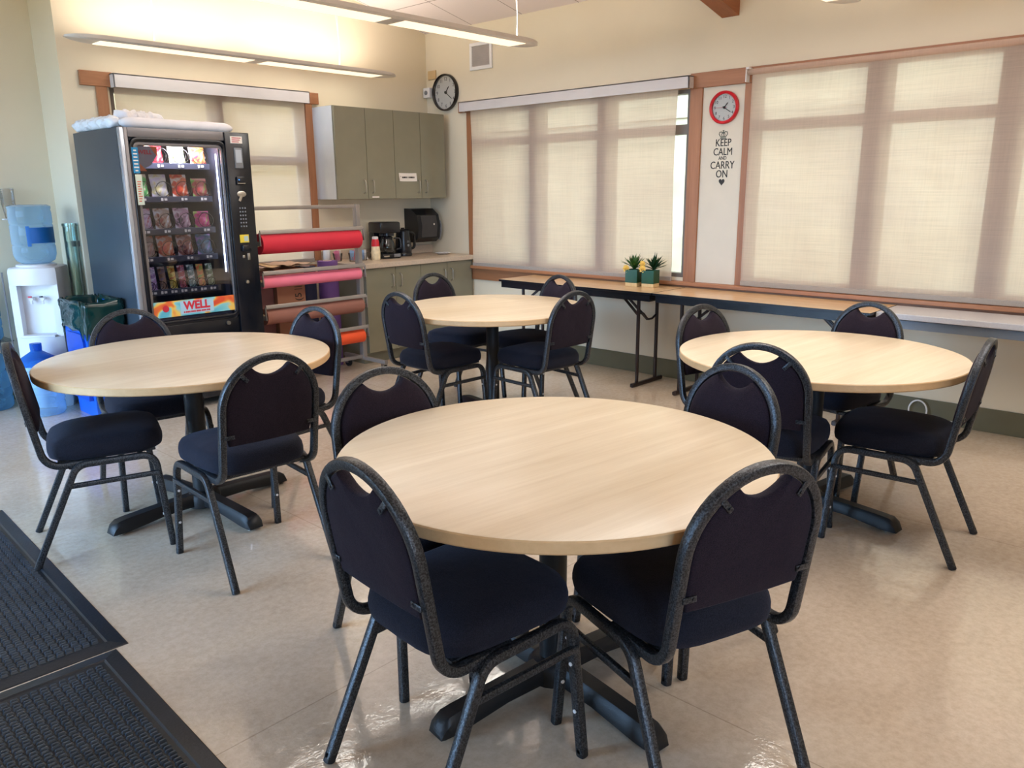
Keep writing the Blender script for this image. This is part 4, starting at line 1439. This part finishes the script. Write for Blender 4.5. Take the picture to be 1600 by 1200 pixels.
for i, (x, sh, lab, cols) in enumerate(SN):
    h = (.118, .140, .128, .130)[sh]
    if i in (6, 10):
        h -= .025
    snack(lab, x, TRAYS[sh][0], .112, h, cols, 40 + i)
for i, (lab, cols) in enumerate([
 ('purple and white candy pack, leftmost on the bottom vending shelf', ((110, 70, 130), (190, 150, 210), (244, 240, 250))),
 ('brown candy pack on the bottom vending shelf', ((110, 78, 60), (150, 110, 80), (120, 100, 120))),
 ('yellow candy pack on the bottom vending shelf', ((190, 160, 50), (226, 200, 80), (200, 90, 40))),
 ('crimson candy pack on the bottom vending shelf', ((150, 30, 60), (190, 50, 80), (214, 170, 190))),
 ('blue-green candy pack on the bottom vending shelf', ((60, 100, 110), (110, 150, 150), (220, 230, 230))),
 ('orange candy pack on the bottom vending shelf', ((220, 110, 50), (230, 150, 70), (130, 180, 80))),
 ('olive green candy pack, rightmost on the bottom vending shelf', ((80, 100, 70), (120, 140, 100), (200, 210, 190)))]):
    snack(lab, 2.295 + i * .068, TRAYS[4][0], .05, .145, cols, 60 + i, True, .22)

# things on top of the machine
M['foam'] = mat_plain('white_foam', (236, 236, 242), .6, var=.03, bmp=.3, bscale=40)
M['bag_plastic'] = mat_plain('white_crinkled_film', (232, 240, 250), .25, var=.05, bmp=.6, bscale=50)
def crinkle_roll(name, label, cat, p0, p1, r, mat, seed, flat=.85, amp=.10):
    rnd = random.Random(seed)
    d = Vector(p1) - Vector(p0); L = d.length; d.normalize()
    n = Vector((-d.y, d.x, 0))
    b = MB(); rs = []
    for k in range(29):
        u = k / 28
        e = 1.0
        if u < .06: e = .45 + .55 * u / .06
        if u > .94: e = .45 + .55 * (1 - u) / .06
        ring = []
        for q in range(18):
            a = 2 * PI * q / 18
            rr = r * e * (1 + amp * math.sin(u * 31 + q * 1.3 + seed) * .5 + rnd.uniform(-amp, amp) * .5)
            z = rr * flat * math.sin(a)
            ring.append(Vector(p0) + d * (L * u) + n * (rr * math.cos(a)) + Vector((0, 0, max(-r * flat + .004, z) + r * flat)))
        rs.append(ring)
    b.rings(rs)
    return tag(b.build(name, mat, angle=70), label, cat)
crinkle_roll('foam_roll', 'long white foam roll lying along the front top edge of the vending machine', 'roll', (2.16, 5.36, VZ - .002), (2.93, 5.40, VZ - .002), .042, M['foam'], 3, .85, .05)
crinkle_roll('plastic_bag', 'shiny crumpled clear plastic bag hanging over the left top edge of the vending machine', 'bag', (2.155, 5.40, VZ - .002), (2.135, 6.0, VZ - .002), .05, M['bag_plastic'], 5, .8, .28)
crinkle_roll('bubble_wrap', 'crumpled white wrap heaped on top of the vending machine behind the foam roll', 'wrap', (2.22, 5.55, VZ - .002), (2.52, 5.62, VZ - .002), .085, M['foam'], 8, .75, .22)

# ------------------------------------------------------------------ paper-roll rack
t = thing('roll_rack', 'taupe metal paper roll rack on casters between vending machine and base cabinet', 'rack')
RX0, RX1, RY = 3.02, 3.97, 5.42
def rod(b, p0, p1, w=.03, h=.03):
    d = Vector(p1) - Vector(p0)
    b.sweep([p0, p1], rrect(w, h, .004), (0, 1, 0) if abs(d.normalized().y) < .9 else (1, 0, 0))
for xx in (RX0, RX1):
    b = MB(); rod(b, (xx, RY, .10), (xx, RY, 1.365), .05, .04); b.build('post', M['rack_steel'], t)
    b = MB(); rod(b, (xx, 5.12, .10), (xx, 5.68, .10), .03, .03); fb = b.build('foot_bar', M['rack_steel'], t)
    for yy in (5.145, 5.64):
        c = MB(); c.cyl((xx - .012, yy, .035), (xx + .012, yy, .035), .035, 20); ca = c.build('caster', M['rubber'], fb)
        c = MB(); c.box(xx - .02, xx - .015, yy - .015, yy + .02, .03, .085); c.box(xx + .015, xx + .02, yy - .015, yy + .02, .03, .085); c.box(xx - .02, xx + .02, yy - .015, yy + .02, .08, .086); c.build('fork', M['steel'], ca, smooth=False)
b = MB(); rod(b, (RX0, RY, 1.35), (RX1, RY, 1.35), .025, .028); b.build('top_bar', M['rack_steel'], t)
b = MB(); rod(b, (RX0, RY, .115), (RX1, RY, .115), .025, .03); b.build('bottom_bar', M['rack_steel'], t)
for zc_ in (1.095, .80, .55, .31):
    b = MB(); b.sweep([(RX0 + .02, RY - .10, zc_ + (.085 if zc_ > .5 else .07)), (RX1 - .02, RY - .10, zc_ + (.085 if zc_ > .5 else .07))], rrect(.03, .012, .003), (0, .3, 1)); b.build('cutter_bar', M['rack_steel'], t)
    for xx in (RX0, RX1):
        s = -1 if xx == RX1 else 1
        b = MB(); b.box(xx + s * .012, xx + s * .018, RY - .11, RY + .02, zc_ - .012, zc_ + .02)
        b.sweep([(xx + s * .015, RY - .10, zc_ + .01), (xx + s * .015, RY - .10, zc_ + .085)], rrect(.008, .014, .002), (1, 0, 0))
        b.build('roll_bracket', M['rack_steel'], t, smooth=False)
def paper_roll(label, z, r, rgb):
    o = thing('paper_roll', label, 'paper roll', (RX0 + .025, RY - .055, z), 0, 'paper rolls on the rack')
    m = mat_plain('paper_' + label.split()[0], rgb, .7, var=.05, nscale=4)
    b = MB(); b.lathe([(r, 0), (r, .88)], 32, (0, 0, 0), 'x'); b.build('paper', m, o)
    b = MB(); b.lathe([(.02, -.012), (.02, .892)], 14, (0, 0, 0), 'x'); b.build('core', M['pot_wood'], o)
paper_roll('red paper roll, topmost on the rack', 1.095, .075, (200, 36, 54))
paper_roll('pink paper roll, second from the top of the rack', .815, .045, (232, 118, 138))
paper_roll('brown kraft paper roll, third from the top of the rack', .56, .06, (142, 92, 76))
paper_roll('orange paper roll, lowest on the rack', .305, .055, (238, 84, 36))

# stuff stored behind the rack
M['card'] = mat_plain('brown_cardboard', (160, 112, 84), .8, var=.06, nscale=5)
M['card_dark'] = mat_plain('plum_cardboard', (118, 78, 74), .8, var=.06, nscale=5)
t = thing('cardboard_box', 'plum-brown cardboard box behind the rack next to the vending machine', 'box')
b = MB(); b.box(3.045, 3.335, 5.70, 6.03, 0, .86, .004); b.build('body', M['card_dark'], t, smooth=False)
b = MB(); b.box(3.05, 3.18, 5.71, 6.02, .861, .866, 0); b.box(3.185, 3.325, 5.71, 6.02, .861, .866); b.build('flap', M['card'], t, smooth=False)
t = thing('cardboard_box', 'tan cardboard box printed with a dark symbol, behind the rack', 'box')
b = MB(); b.box(3.342, 3.60, 5.66, 6.03, 0, .868, .004); b.build('body', M['card'], t, smooth=False)
b = MB(); text_into(b, '(5', .085, frame_back(3.535, 5.6585, .64) @ Matrix.Rotation(PI / 2, 4, 'Z'), ext=.0005); b.box(3.50, 3.57, 5.6575, 5.6595, .70, .705); b.box(3.50, 3.57, 5.6575, 5.6595, .72, .725); b.build('print', M['ink'], t, smooth=False)
t = thing('paper_stack', 'loose stack of tan paper sheets lying on the boxes behind the rack', 'paper stack')
for k in range(5):
    rnd = random.Random(90 + k)
    b = MB()
    x0, x1 = 3.05 + .09 * k, 3.34 + .085 * k
    b.grid(lambda u, v: Vector((x0 + (x1 - x0) * u, 5.67 + .34 * v, .8695 + k * .006 + .012 * math.sin(u * 6 + k * 2 + v * 3) ** 2)), 14, 5)
    b.build('sheet', mat_plain('sheet_%d' % k, (206 - 14 * (k % 3), 172 - 12 * (k % 3), 136 - 8 * (k % 2)), .8), t, fix=False)
def standing_roll(label, x, y, r, h, rgb, core=(226, 200, 190)):
    o = thing('standing_roll', label, 'paper roll', (x, y, 0), 0, 'rolls standing behind the rack')
    b = MB(); b.lathe([(r, 0), (r, h), (r * .97, h + .001), (.04, h + .001), (.04, h - .1)], 36); b.build('paper', mat_plain('roll_' + label.split()[0], rgb, .65, var=.05), o)
    b = MB(); b.lathe([(.039, 0), (.039, h + .004), (.033, h + .004), (.033, h - .05)], 20); b.build('core', mat_plain('core_card', core, .8), o)
standing_roll('navy paper roll standing upright behind the rack', 3.70, 5.80, .085, .865, (30, 36, 66))
standing_roll('purple paper roll standing upright behind the rack post', 3.92, 5.795, .085, .895, (120, 84, 150))

# ------------------------------------------------------------------ water corner
def bottle_mat(name, tint):
    m = bpy.data.materials.new(name)
    m.use_nodes = True
    nt = m.node_tree; nt.nodes.clear()
    out = nt.nodes.new('ShaderNodeOutputMaterial')
    tr = nt.nodes.new('ShaderNodeBsdfTransparent'); tr.inputs['Color'].default_value = lin(tint)
    p = nt.nodes.new('ShaderNodeBsdfPrincipled'); p.inputs['Base Color'].default_value = lin(tint); p.inputs['Roughness'].default_value = .12
    mp = tex_coord(nt)
    n = noise(nt, mp, 9, 3, .5)
    bump(nt, p, n, 'Fac', .4, .01)
    fr = nt.nodes.new('ShaderNodeLayerWeight'); fr.inputs['Blend'].default_value = .45
    mr = nt.nodes.new('ShaderNodeMapRange'); mr.inputs['To Min'].default_value = .16; mr.inputs['To Max'].default_value = .7
    link(nt, fr, 'Facing', mr, 'Value')
    mx = nt.nodes.new('ShaderNodeMixShader')
    link(nt, mr, 'Result', mx, 'Fac'); link(nt, tr, 'BSDF', mx, 1); link(nt, p, 'BSDF', mx, 2)
    link(nt, mx, 'Shader', out, 'Surface')
    return m
M['jug'] = bottle_mat('blue_bottle_plastic', (200, 226, 244))
M['jug_deep'] = bottle_mat('deep_blue_bottle', (70, 140, 216))
M['jug_teal'] = bottle_mat('teal_bottle_plastic', (140, 190, 214))
M['blue_label'] = mat_plain('blue_label', (16, 96, 170), .4)
def jug_prof(r, h, up=True):
    p = [(r * .9, 0), (r, .02), (r, .07), (r * .955, .085), (r, .10), (r, h * .30), (r * .955, h * .325), (r, h * .35), (r, h * .55), (r * .955, h * .575), (r, h * .6), (r * .98, h * .72), (r * .8, h * .80), (r * .42, h * .87), (r * .24, h * .90), (r * .22, h)]
    return p
def jug(label, loc, mat, r=.132, h=.48, flip=False, lab=None, cap=None, grp='water bottles'):
    o = thing('water_bottle', label, 'water bottle', loc, 0, grp)
    pr = jug_prof(r, h)
    if flip:
        pr = [(a, h - z) for a, z in reversed(pr)]
    b = MB(); b.lathe(pr, 40); b.build('bottle', mat, o)
    return o
CO = (1.83, 6.22)
o = thing('water_cooler', 'white floor-standing water cooler in the left alcove', 'water cooler', (CO[0], CO[1], 0), -math.radians(35))
b = MB()
# curved front panel: plan outline
def cool_ring(z, s=1.0):
    pts = []
    for x, y in ((-.15, .15), (-.15, -.12), (-.11, -.15), (0, -.165), (.11, -.15), (.15, -.12), (.15, .15)):
        pts.append(Vector((x * s, y * s, z)))
    return pts
b.rings([cool_ring(0, .96), cool_ring(.03), cool_ring(.50)], cap1=True)
b.rings([cool_ring(.86), cool_ring(.95), cool_ring(.972, .97), cool_ring(.98, .9)])
b.box(-.15, -.105, -.125, .15, .50, .86); b.box(.105, .15, -.125, .15, .50, .86); b.box(-.105, .105, -.05, .15, .50, .86)
b.build('housing', M['white_plastic'], o, angle=30)
b = MB(); b.box(-.105, .105, -.165, -.05, .50, .515, .003); b.build('drip_tray', M['white_plastic'], o)
for sx, mat in ((-.035, 'pk_white'), (.035, 'pk_white')):
    b = MB(); b.cyl((sx, -.05, .76), (sx, -.10, .76), .012, 12); b.cyl((sx, -.09, .76), (sx, -.09, .725), .009, 12); b.box(sx - .01, sx + .01, -.12, -.085, .768, .778, .003); tp_ = b.build('tap', M['white_plastic'], o)
    b = MB(); b.box(sx - .011, sx + .011, -.122, -.105, .772, .782, .002); b.build('tap_lever', M['pk_red'] if sx < 0 else M['dark_plastic'], tp_)
b = MB(); b.lathe([(.125, .975), (.125, .992), (.11, .998)], 36, (0, -.005, 0)); b.build('collar', M['white_plastic'], o)
# bottle on the cooler (upside down)
o = thing('water_bottle', 'clear blue water bottle upside down on top of the white cooler', 'water bottle', (CO[0] - .0, CO[1], .999), 0, 'water bottles')
b = MB(); b.lathe([(.085, 0), (.118, .02), (.132, .06), (.132, .115), (.127, .125), (.132, .135), (.132, .255), (.127, .265), (.132, .275), (.132, .34), (.128, .36), (.132, .372), (.132, .385), (.11, .395), (.04, .388)], 44); b.build('bottle', M['jug'], o)
b = MB()
for k in range(13):
    pass
def arc_patch(b, r, a0, a1, z0, z1, n=10):
    b.grid(lambda u, v: Vector((r * math.cos(a0 + (a1 - a0) * u), r * math.sin(a0 + (a1 - a0) * u), z0 + (z1 - z0) * v)), n, 2)
arc_patch(b, .1335, math.radians(-112), math.radians(-30), .14, .245); arc_patch(b, .1335, math.radians(-122), math.radians(-112), .12, .255)
b.build('label', M['blue_label'], o, fix=False)
o = jug('blue water bottle with deep blue neck standing on the floor before the cooler', (1.672, 5.955, .001), M['jug'])
b = MB(); b.lathe([(.136 * .98, .345), (.136 * .80, .385), (.136 * .43, .418), (.136 * .255, .434), (.036, .46), (.036, .486), (.02, .487)], 36, cap0=False); b.build('shoulder_cap', M['jug_deep'], o)
b = MB(); arc_patch(b, .1342, math.radians(-66), math.radians(-40), .20, .235, 5); b.build('label', mat_plain('red_label', (196, 40, 60), .4), o, fix=False)
jug('teal water bottle at floor level under the bottle rack shelf', (1.46, 6.375, .001), M['jug_teal'], r=.14, h=.47)
# little shelf the upper bottle stands on
o = thing('bottle_rack', 'thin grey bottle rack in the left alcove holding a bottle above another', 'rack')
b = MB()
for dx in (-.15, .15):
    for dy in (-.15, .15):
        b.cyl((1.46 + dx, 6.375 + dy, 0), (1.46 + dx, 6.375 + dy, .95), .006, 8)
b.build('upright', M['grey_plastic'], o)
b = MB(); b.box(1.30, 1.62, 6.215, 6.535, .478, .486, .002); b.build('shelf', M['clear_cup'], o, smooth=False)
jug('teal water bottle on the bottle rack, above another bottle', (1.46, 6.375, .487), M['jug_teal'], r=.14, h=.46)
jug('teal water bottle on the floor behind the recycling bin', (2.0, 6.015, .001), M['jug_teal'], r=.085, h=.36)
# cup dispenser on the wall return
M['cup_tube'] = mat_thin_glass('green_clear_tube', (240, 250, 247), .12)
o = thing('cup_dispenser', 'clear greenish cup dispenser tube on the wall return beside the cooler', 'cup dispenser', (2.058, 6.175, 0))
b = MB(); b.lathe([(.042, .70), (.045, .72), (.045, 1.24), (.05, 1.245), (.05, 1.262), (.0445, 1.262), (.042, .72)], 24, cap0=False, cap1=False); b.build('tube', M['cup_tube'], o)
b = MB(); b.lathe([(.03, .60), (.044, .64), (.046, .72), (.03, .722)], 20); b.box(.0, .05, -.012, .012, .68, .74, .002); b.box(.0, .05, -.012, .012, 1.1, 1.14, .002); b.build('holder', M['grey_plastic'], o)
b = MB()
b.lathe([(.034 + (.003 if k % 2 else 0), .73 + k * .0083) for k in range(50)], 16, (0, 0, 0), cap1=False)
b.build('cup_stack', M['clear_cup'], o, fix=False)
o = thing('mounted_cup_stack', 'stack of clear plastic cups on the alcove wall above the water bottle', 'cups', (1.79, YA - .055, 1.30))
b = MB()
b.lathe([(.030, 0), (.042, .09)] + [(.042 + (.004 if k % 2 else 0), .09 + k * .007) for k in range(1, 18)], 18, (0, 0, 0), cap1=False)
b.build('cups', M['clear_cup'], o, fix=False)
b = MB(); b.box(-.04, .04, .0, .055, -.012, -.002, .002); b.build('bracket', M['white_plastic'], o)

# recycling bin with green liner
M['bin_blue'] = mat_plain('blue_bin_plastic', (20, 92, 200), .4, var=.05)
M['liner'] = mat_plain('green_bag_film', (8, 50, 48), .1, var=.25, nscale=12, bmp=.5, bscale=26)
o = thing('recycling_bin', 'slim blue recycling bin with dark green bag liner beside the vending machine', 'bin')
bx0, bx1, by0, by1 = 1.835, 2.088, 5.48, 5.89
def bring(z, k):
    cx, cy = (bx0 + bx1) / 2, (by0 + by1) / 2
    hx, hy = (bx1 - bx0) / 2 * k, (by1 - by0) / 2 * k
    return [Vector((cx + sx * hx, cy + sy * hy, z)) for sx, sy in ((-1, -1), (1, -1), (1, 1), (-1, 1))]
b = MB(); b.rings([bring(0, .80), bring(.72, .97), bring(.735, 1.0), bring(.76, 1.0), bring(.76, .93), bring(.1, .78)]); b.build('bin', M['bin_blue'], o, smooth=False)
b = MB()
xs = (bx0 + bx1) / 2 - (bx1 - bx0) / 2 * .91
b.prism([(5.55, .12), (5.82, .12), (5.83, .52), (5.80, .57), (5.56, .57), (5.53, .52)], 'x', xs - .018, xs + .01)
b.build('side_panel', mat_plain('blue_recess', (14, 70, 178), .35), o, smooth=False)
b = MB(); rnd = random.Random(5); rs = []
def lring(z, k, amp, fr=1):
    cx, cy = (bx0 + bx1) / 2, (by0 + by1) / 2
    out = []
    for q in range(56):
        a = 2 * PI * q / 56
        ca, sa = math.cos(a), math.sin(a)
        ex = .22
        x = math.copysign(abs(ca) ** ex, ca); y = math.copysign(abs(sa) ** ex, sa)
        out.append(Vector((cx + x * (bx1 - bx0) / 2 * k + rnd.uniform(-amp, amp) * .4, cy + y * (by1 - by0) / 2 * k + rnd.uniform(-amp, amp) * .4, z + rnd.uniform(-amp, amp) * 1.6 * fr)))
    return out
b.rings([lring(.57, 1.05, .012, 2.2), lring(.60, 1.08, .012, .6), lring(.63, 1.06, .014, .6), lring(.66, 1.09, .014, .6), lring(.70, 1.07, .014, .6), lring(.74, 1.10, .012, .6), lring(.775, 1.09, .012), lring(.785, .99, .006), lring(.76, .90, .008), lring(.6, .84, .006), lring(.45, .78, .004)], cap0=False, cap1=True)
b.build('bag_liner', M['liner'], o, fix=False, angle=180)

# power strip and cable on the floor by the window wall
o = thing('power_strip', 'white power strip lying on the floor at the baseboard behind the right chairs', 'power strip', (5.30, 1.36, 0), .55)
b = MB(); b.box(-.02, .02, -.14, .14, 0, .032, .006); b.build('body', M['white_plastic'], o)
for k in range(4):
    b = MB(); b.box(-.011, .011, -.105 + k * .06, -.075 + k * .06, .032, .0335); b.build('outlet', M['grey_plastic'], o, smooth=False)
b = MB(); b.sweep([Vector((5.35, 1.45 - .05 * math.cos(math.radians(-70 + 300 * k / 20)) + .012 * k / 20, .075 + .062 * math.sin(math.radians(-70 + 300 * k / 20)))) for k in range(21)], circ(.005, 8), (1, 0, 0))
tag(b.build('power_cable', M['white_plastic']), 'white power cable looping up against the green baseboard', 'cable')

# ------------------------------------------------------------------ world, sun and daylight
w = bpy.data.worlds.new('World'); scene.world = w; w.use_nodes = True
nt = w.node_tree
bg = nt.nodes['Background']
# bright hazy sky: sunlit warm haze over the garden side (+x), clear blue on the entrance side (-x)
geo = nt.nodes.new('ShaderNodeTexCoord')
sep = nt.nodes.new('ShaderNodeSeparateXYZ')
nt.links.new(geo.outputs['Generated'], sep.inputs['Vector'])
mr = nt.nodes.new('ShaderNodeMapRange')
mr.inputs['From Min'].default_value = -0.65
mr.inputs['From Max'].default_value = -0.1
nt.links.new(sep.outputs['X'], mr.inputs['Value'])
mx = nt.nodes.new('ShaderNodeMix')
mx.data_type = 'RGBA'
mx.inputs[6].default_value = (1.55, 2.55, 3.9, 1)
mx.inputs[7].default_value = (0.84, 0.785, 0.72, 1)
nt.links.new(mr.outputs['Result'], mx.inputs[0])
nt.links.new(mx.outputs[2], bg.inputs['Color'])
bg.inputs['Strength'].default_value = SKY
def portal(x, y, z, sx, sy, rot):
    ld = bpy.data.lights.new('daylight_portal', 'AREA'); ld.shape = 'RECTANGLE'; ld.size = sx; ld.size_y = sy
    ld.cycles.is_portal = True
    o = bpy.data.objects.new('daylight_portal', ld); COL.objects.link(o); o.location = (x, y, z); o.rotation_euler = rot
portal(XR + .16, (W1[0] + W1[1]) / 2, (W1[2] + W1[3]) / 2, W1[3] - W1[2], W1[1] - W1[0], (0, PI / 2, 0))
portal(XR + .16, (W2[0] + W2[1]) / 2, (W2[2] + W2[3]) / 2, W2[3] - W2[2], W2[1] - W2[0], (0, PI / 2, 0))
portal((W3[0] + W3[1]) / 2, YB + .16, (W3[2] + W3[3]) / 2, W3[1] - W3[0], W3[3] - W3[2], (-PI / 2, 0, 0))
portal((W5[0] + W5[1]) / 2, YF - .16, (W5[2] + W5[3]) / 2, W5[1] - W5[0], W5[3] - W5[2], (PI / 2, 0, 0))
portal(XL - .16, (D4[0] + D4[1]) / 2, (D4[2] + D4[3]) / 2, D4[3] - D4[2], D4[1] - D4[0], (0, -PI / 2, 0))

# ------------------------------------------------------------------ camera
pitch, roll, yaw = 0.23650709, -0.00890653, 0.81924233
cy, sy, cp, sp = math.cos(yaw), math.sin(yaw), math.cos(pitch), math.sin(pitch)
fwd = Vector((sy * cp, cy * cp, -sp)); right = Vector((cy, -sy, 0)); up = right.cross(fwd)
cr, sr = math.cos(roll), math.sin(roll)
r2 = right * cr + up * sr; u2 = right * -sr + up * cr
cam = bpy.data.cameras.new('camera'); cam.sensor_width = 36; cam.lens = 36 * 1244.8 / 1600; cam.clip_start = .05
co = bpy.data.objects.new('camera', cam); COL.objects.link(co)
co.matrix_world = Matrix(((r2.x, u2.x, -fwd.x, 0), (r2.y, u2.y, -fwd.y, 0), (r2.z, u2.z, -fwd.z, 1.45), (0, 0, 0, 1)))
scene.camera = co

scene.view_settings.view_transform = 'Standard'
scene.view_settings.look = 'None'
scene.view_settings.gamma = 1.0
scene.view_settings.exposure = 0.0
scene.view_settings.use_curve_mapping = False
scene.cycles.use_denoising = True
scene.cycles.max_bounces = 10
scene.cycles.diffuse_bounces = 5
scene.cycles.transparent_max_bounces = 16
scene.cycles.sample_clamp_indirect = 6.0
scene.cycles.caustics_reflective = False
scene.cycles.caustics_refractive = False
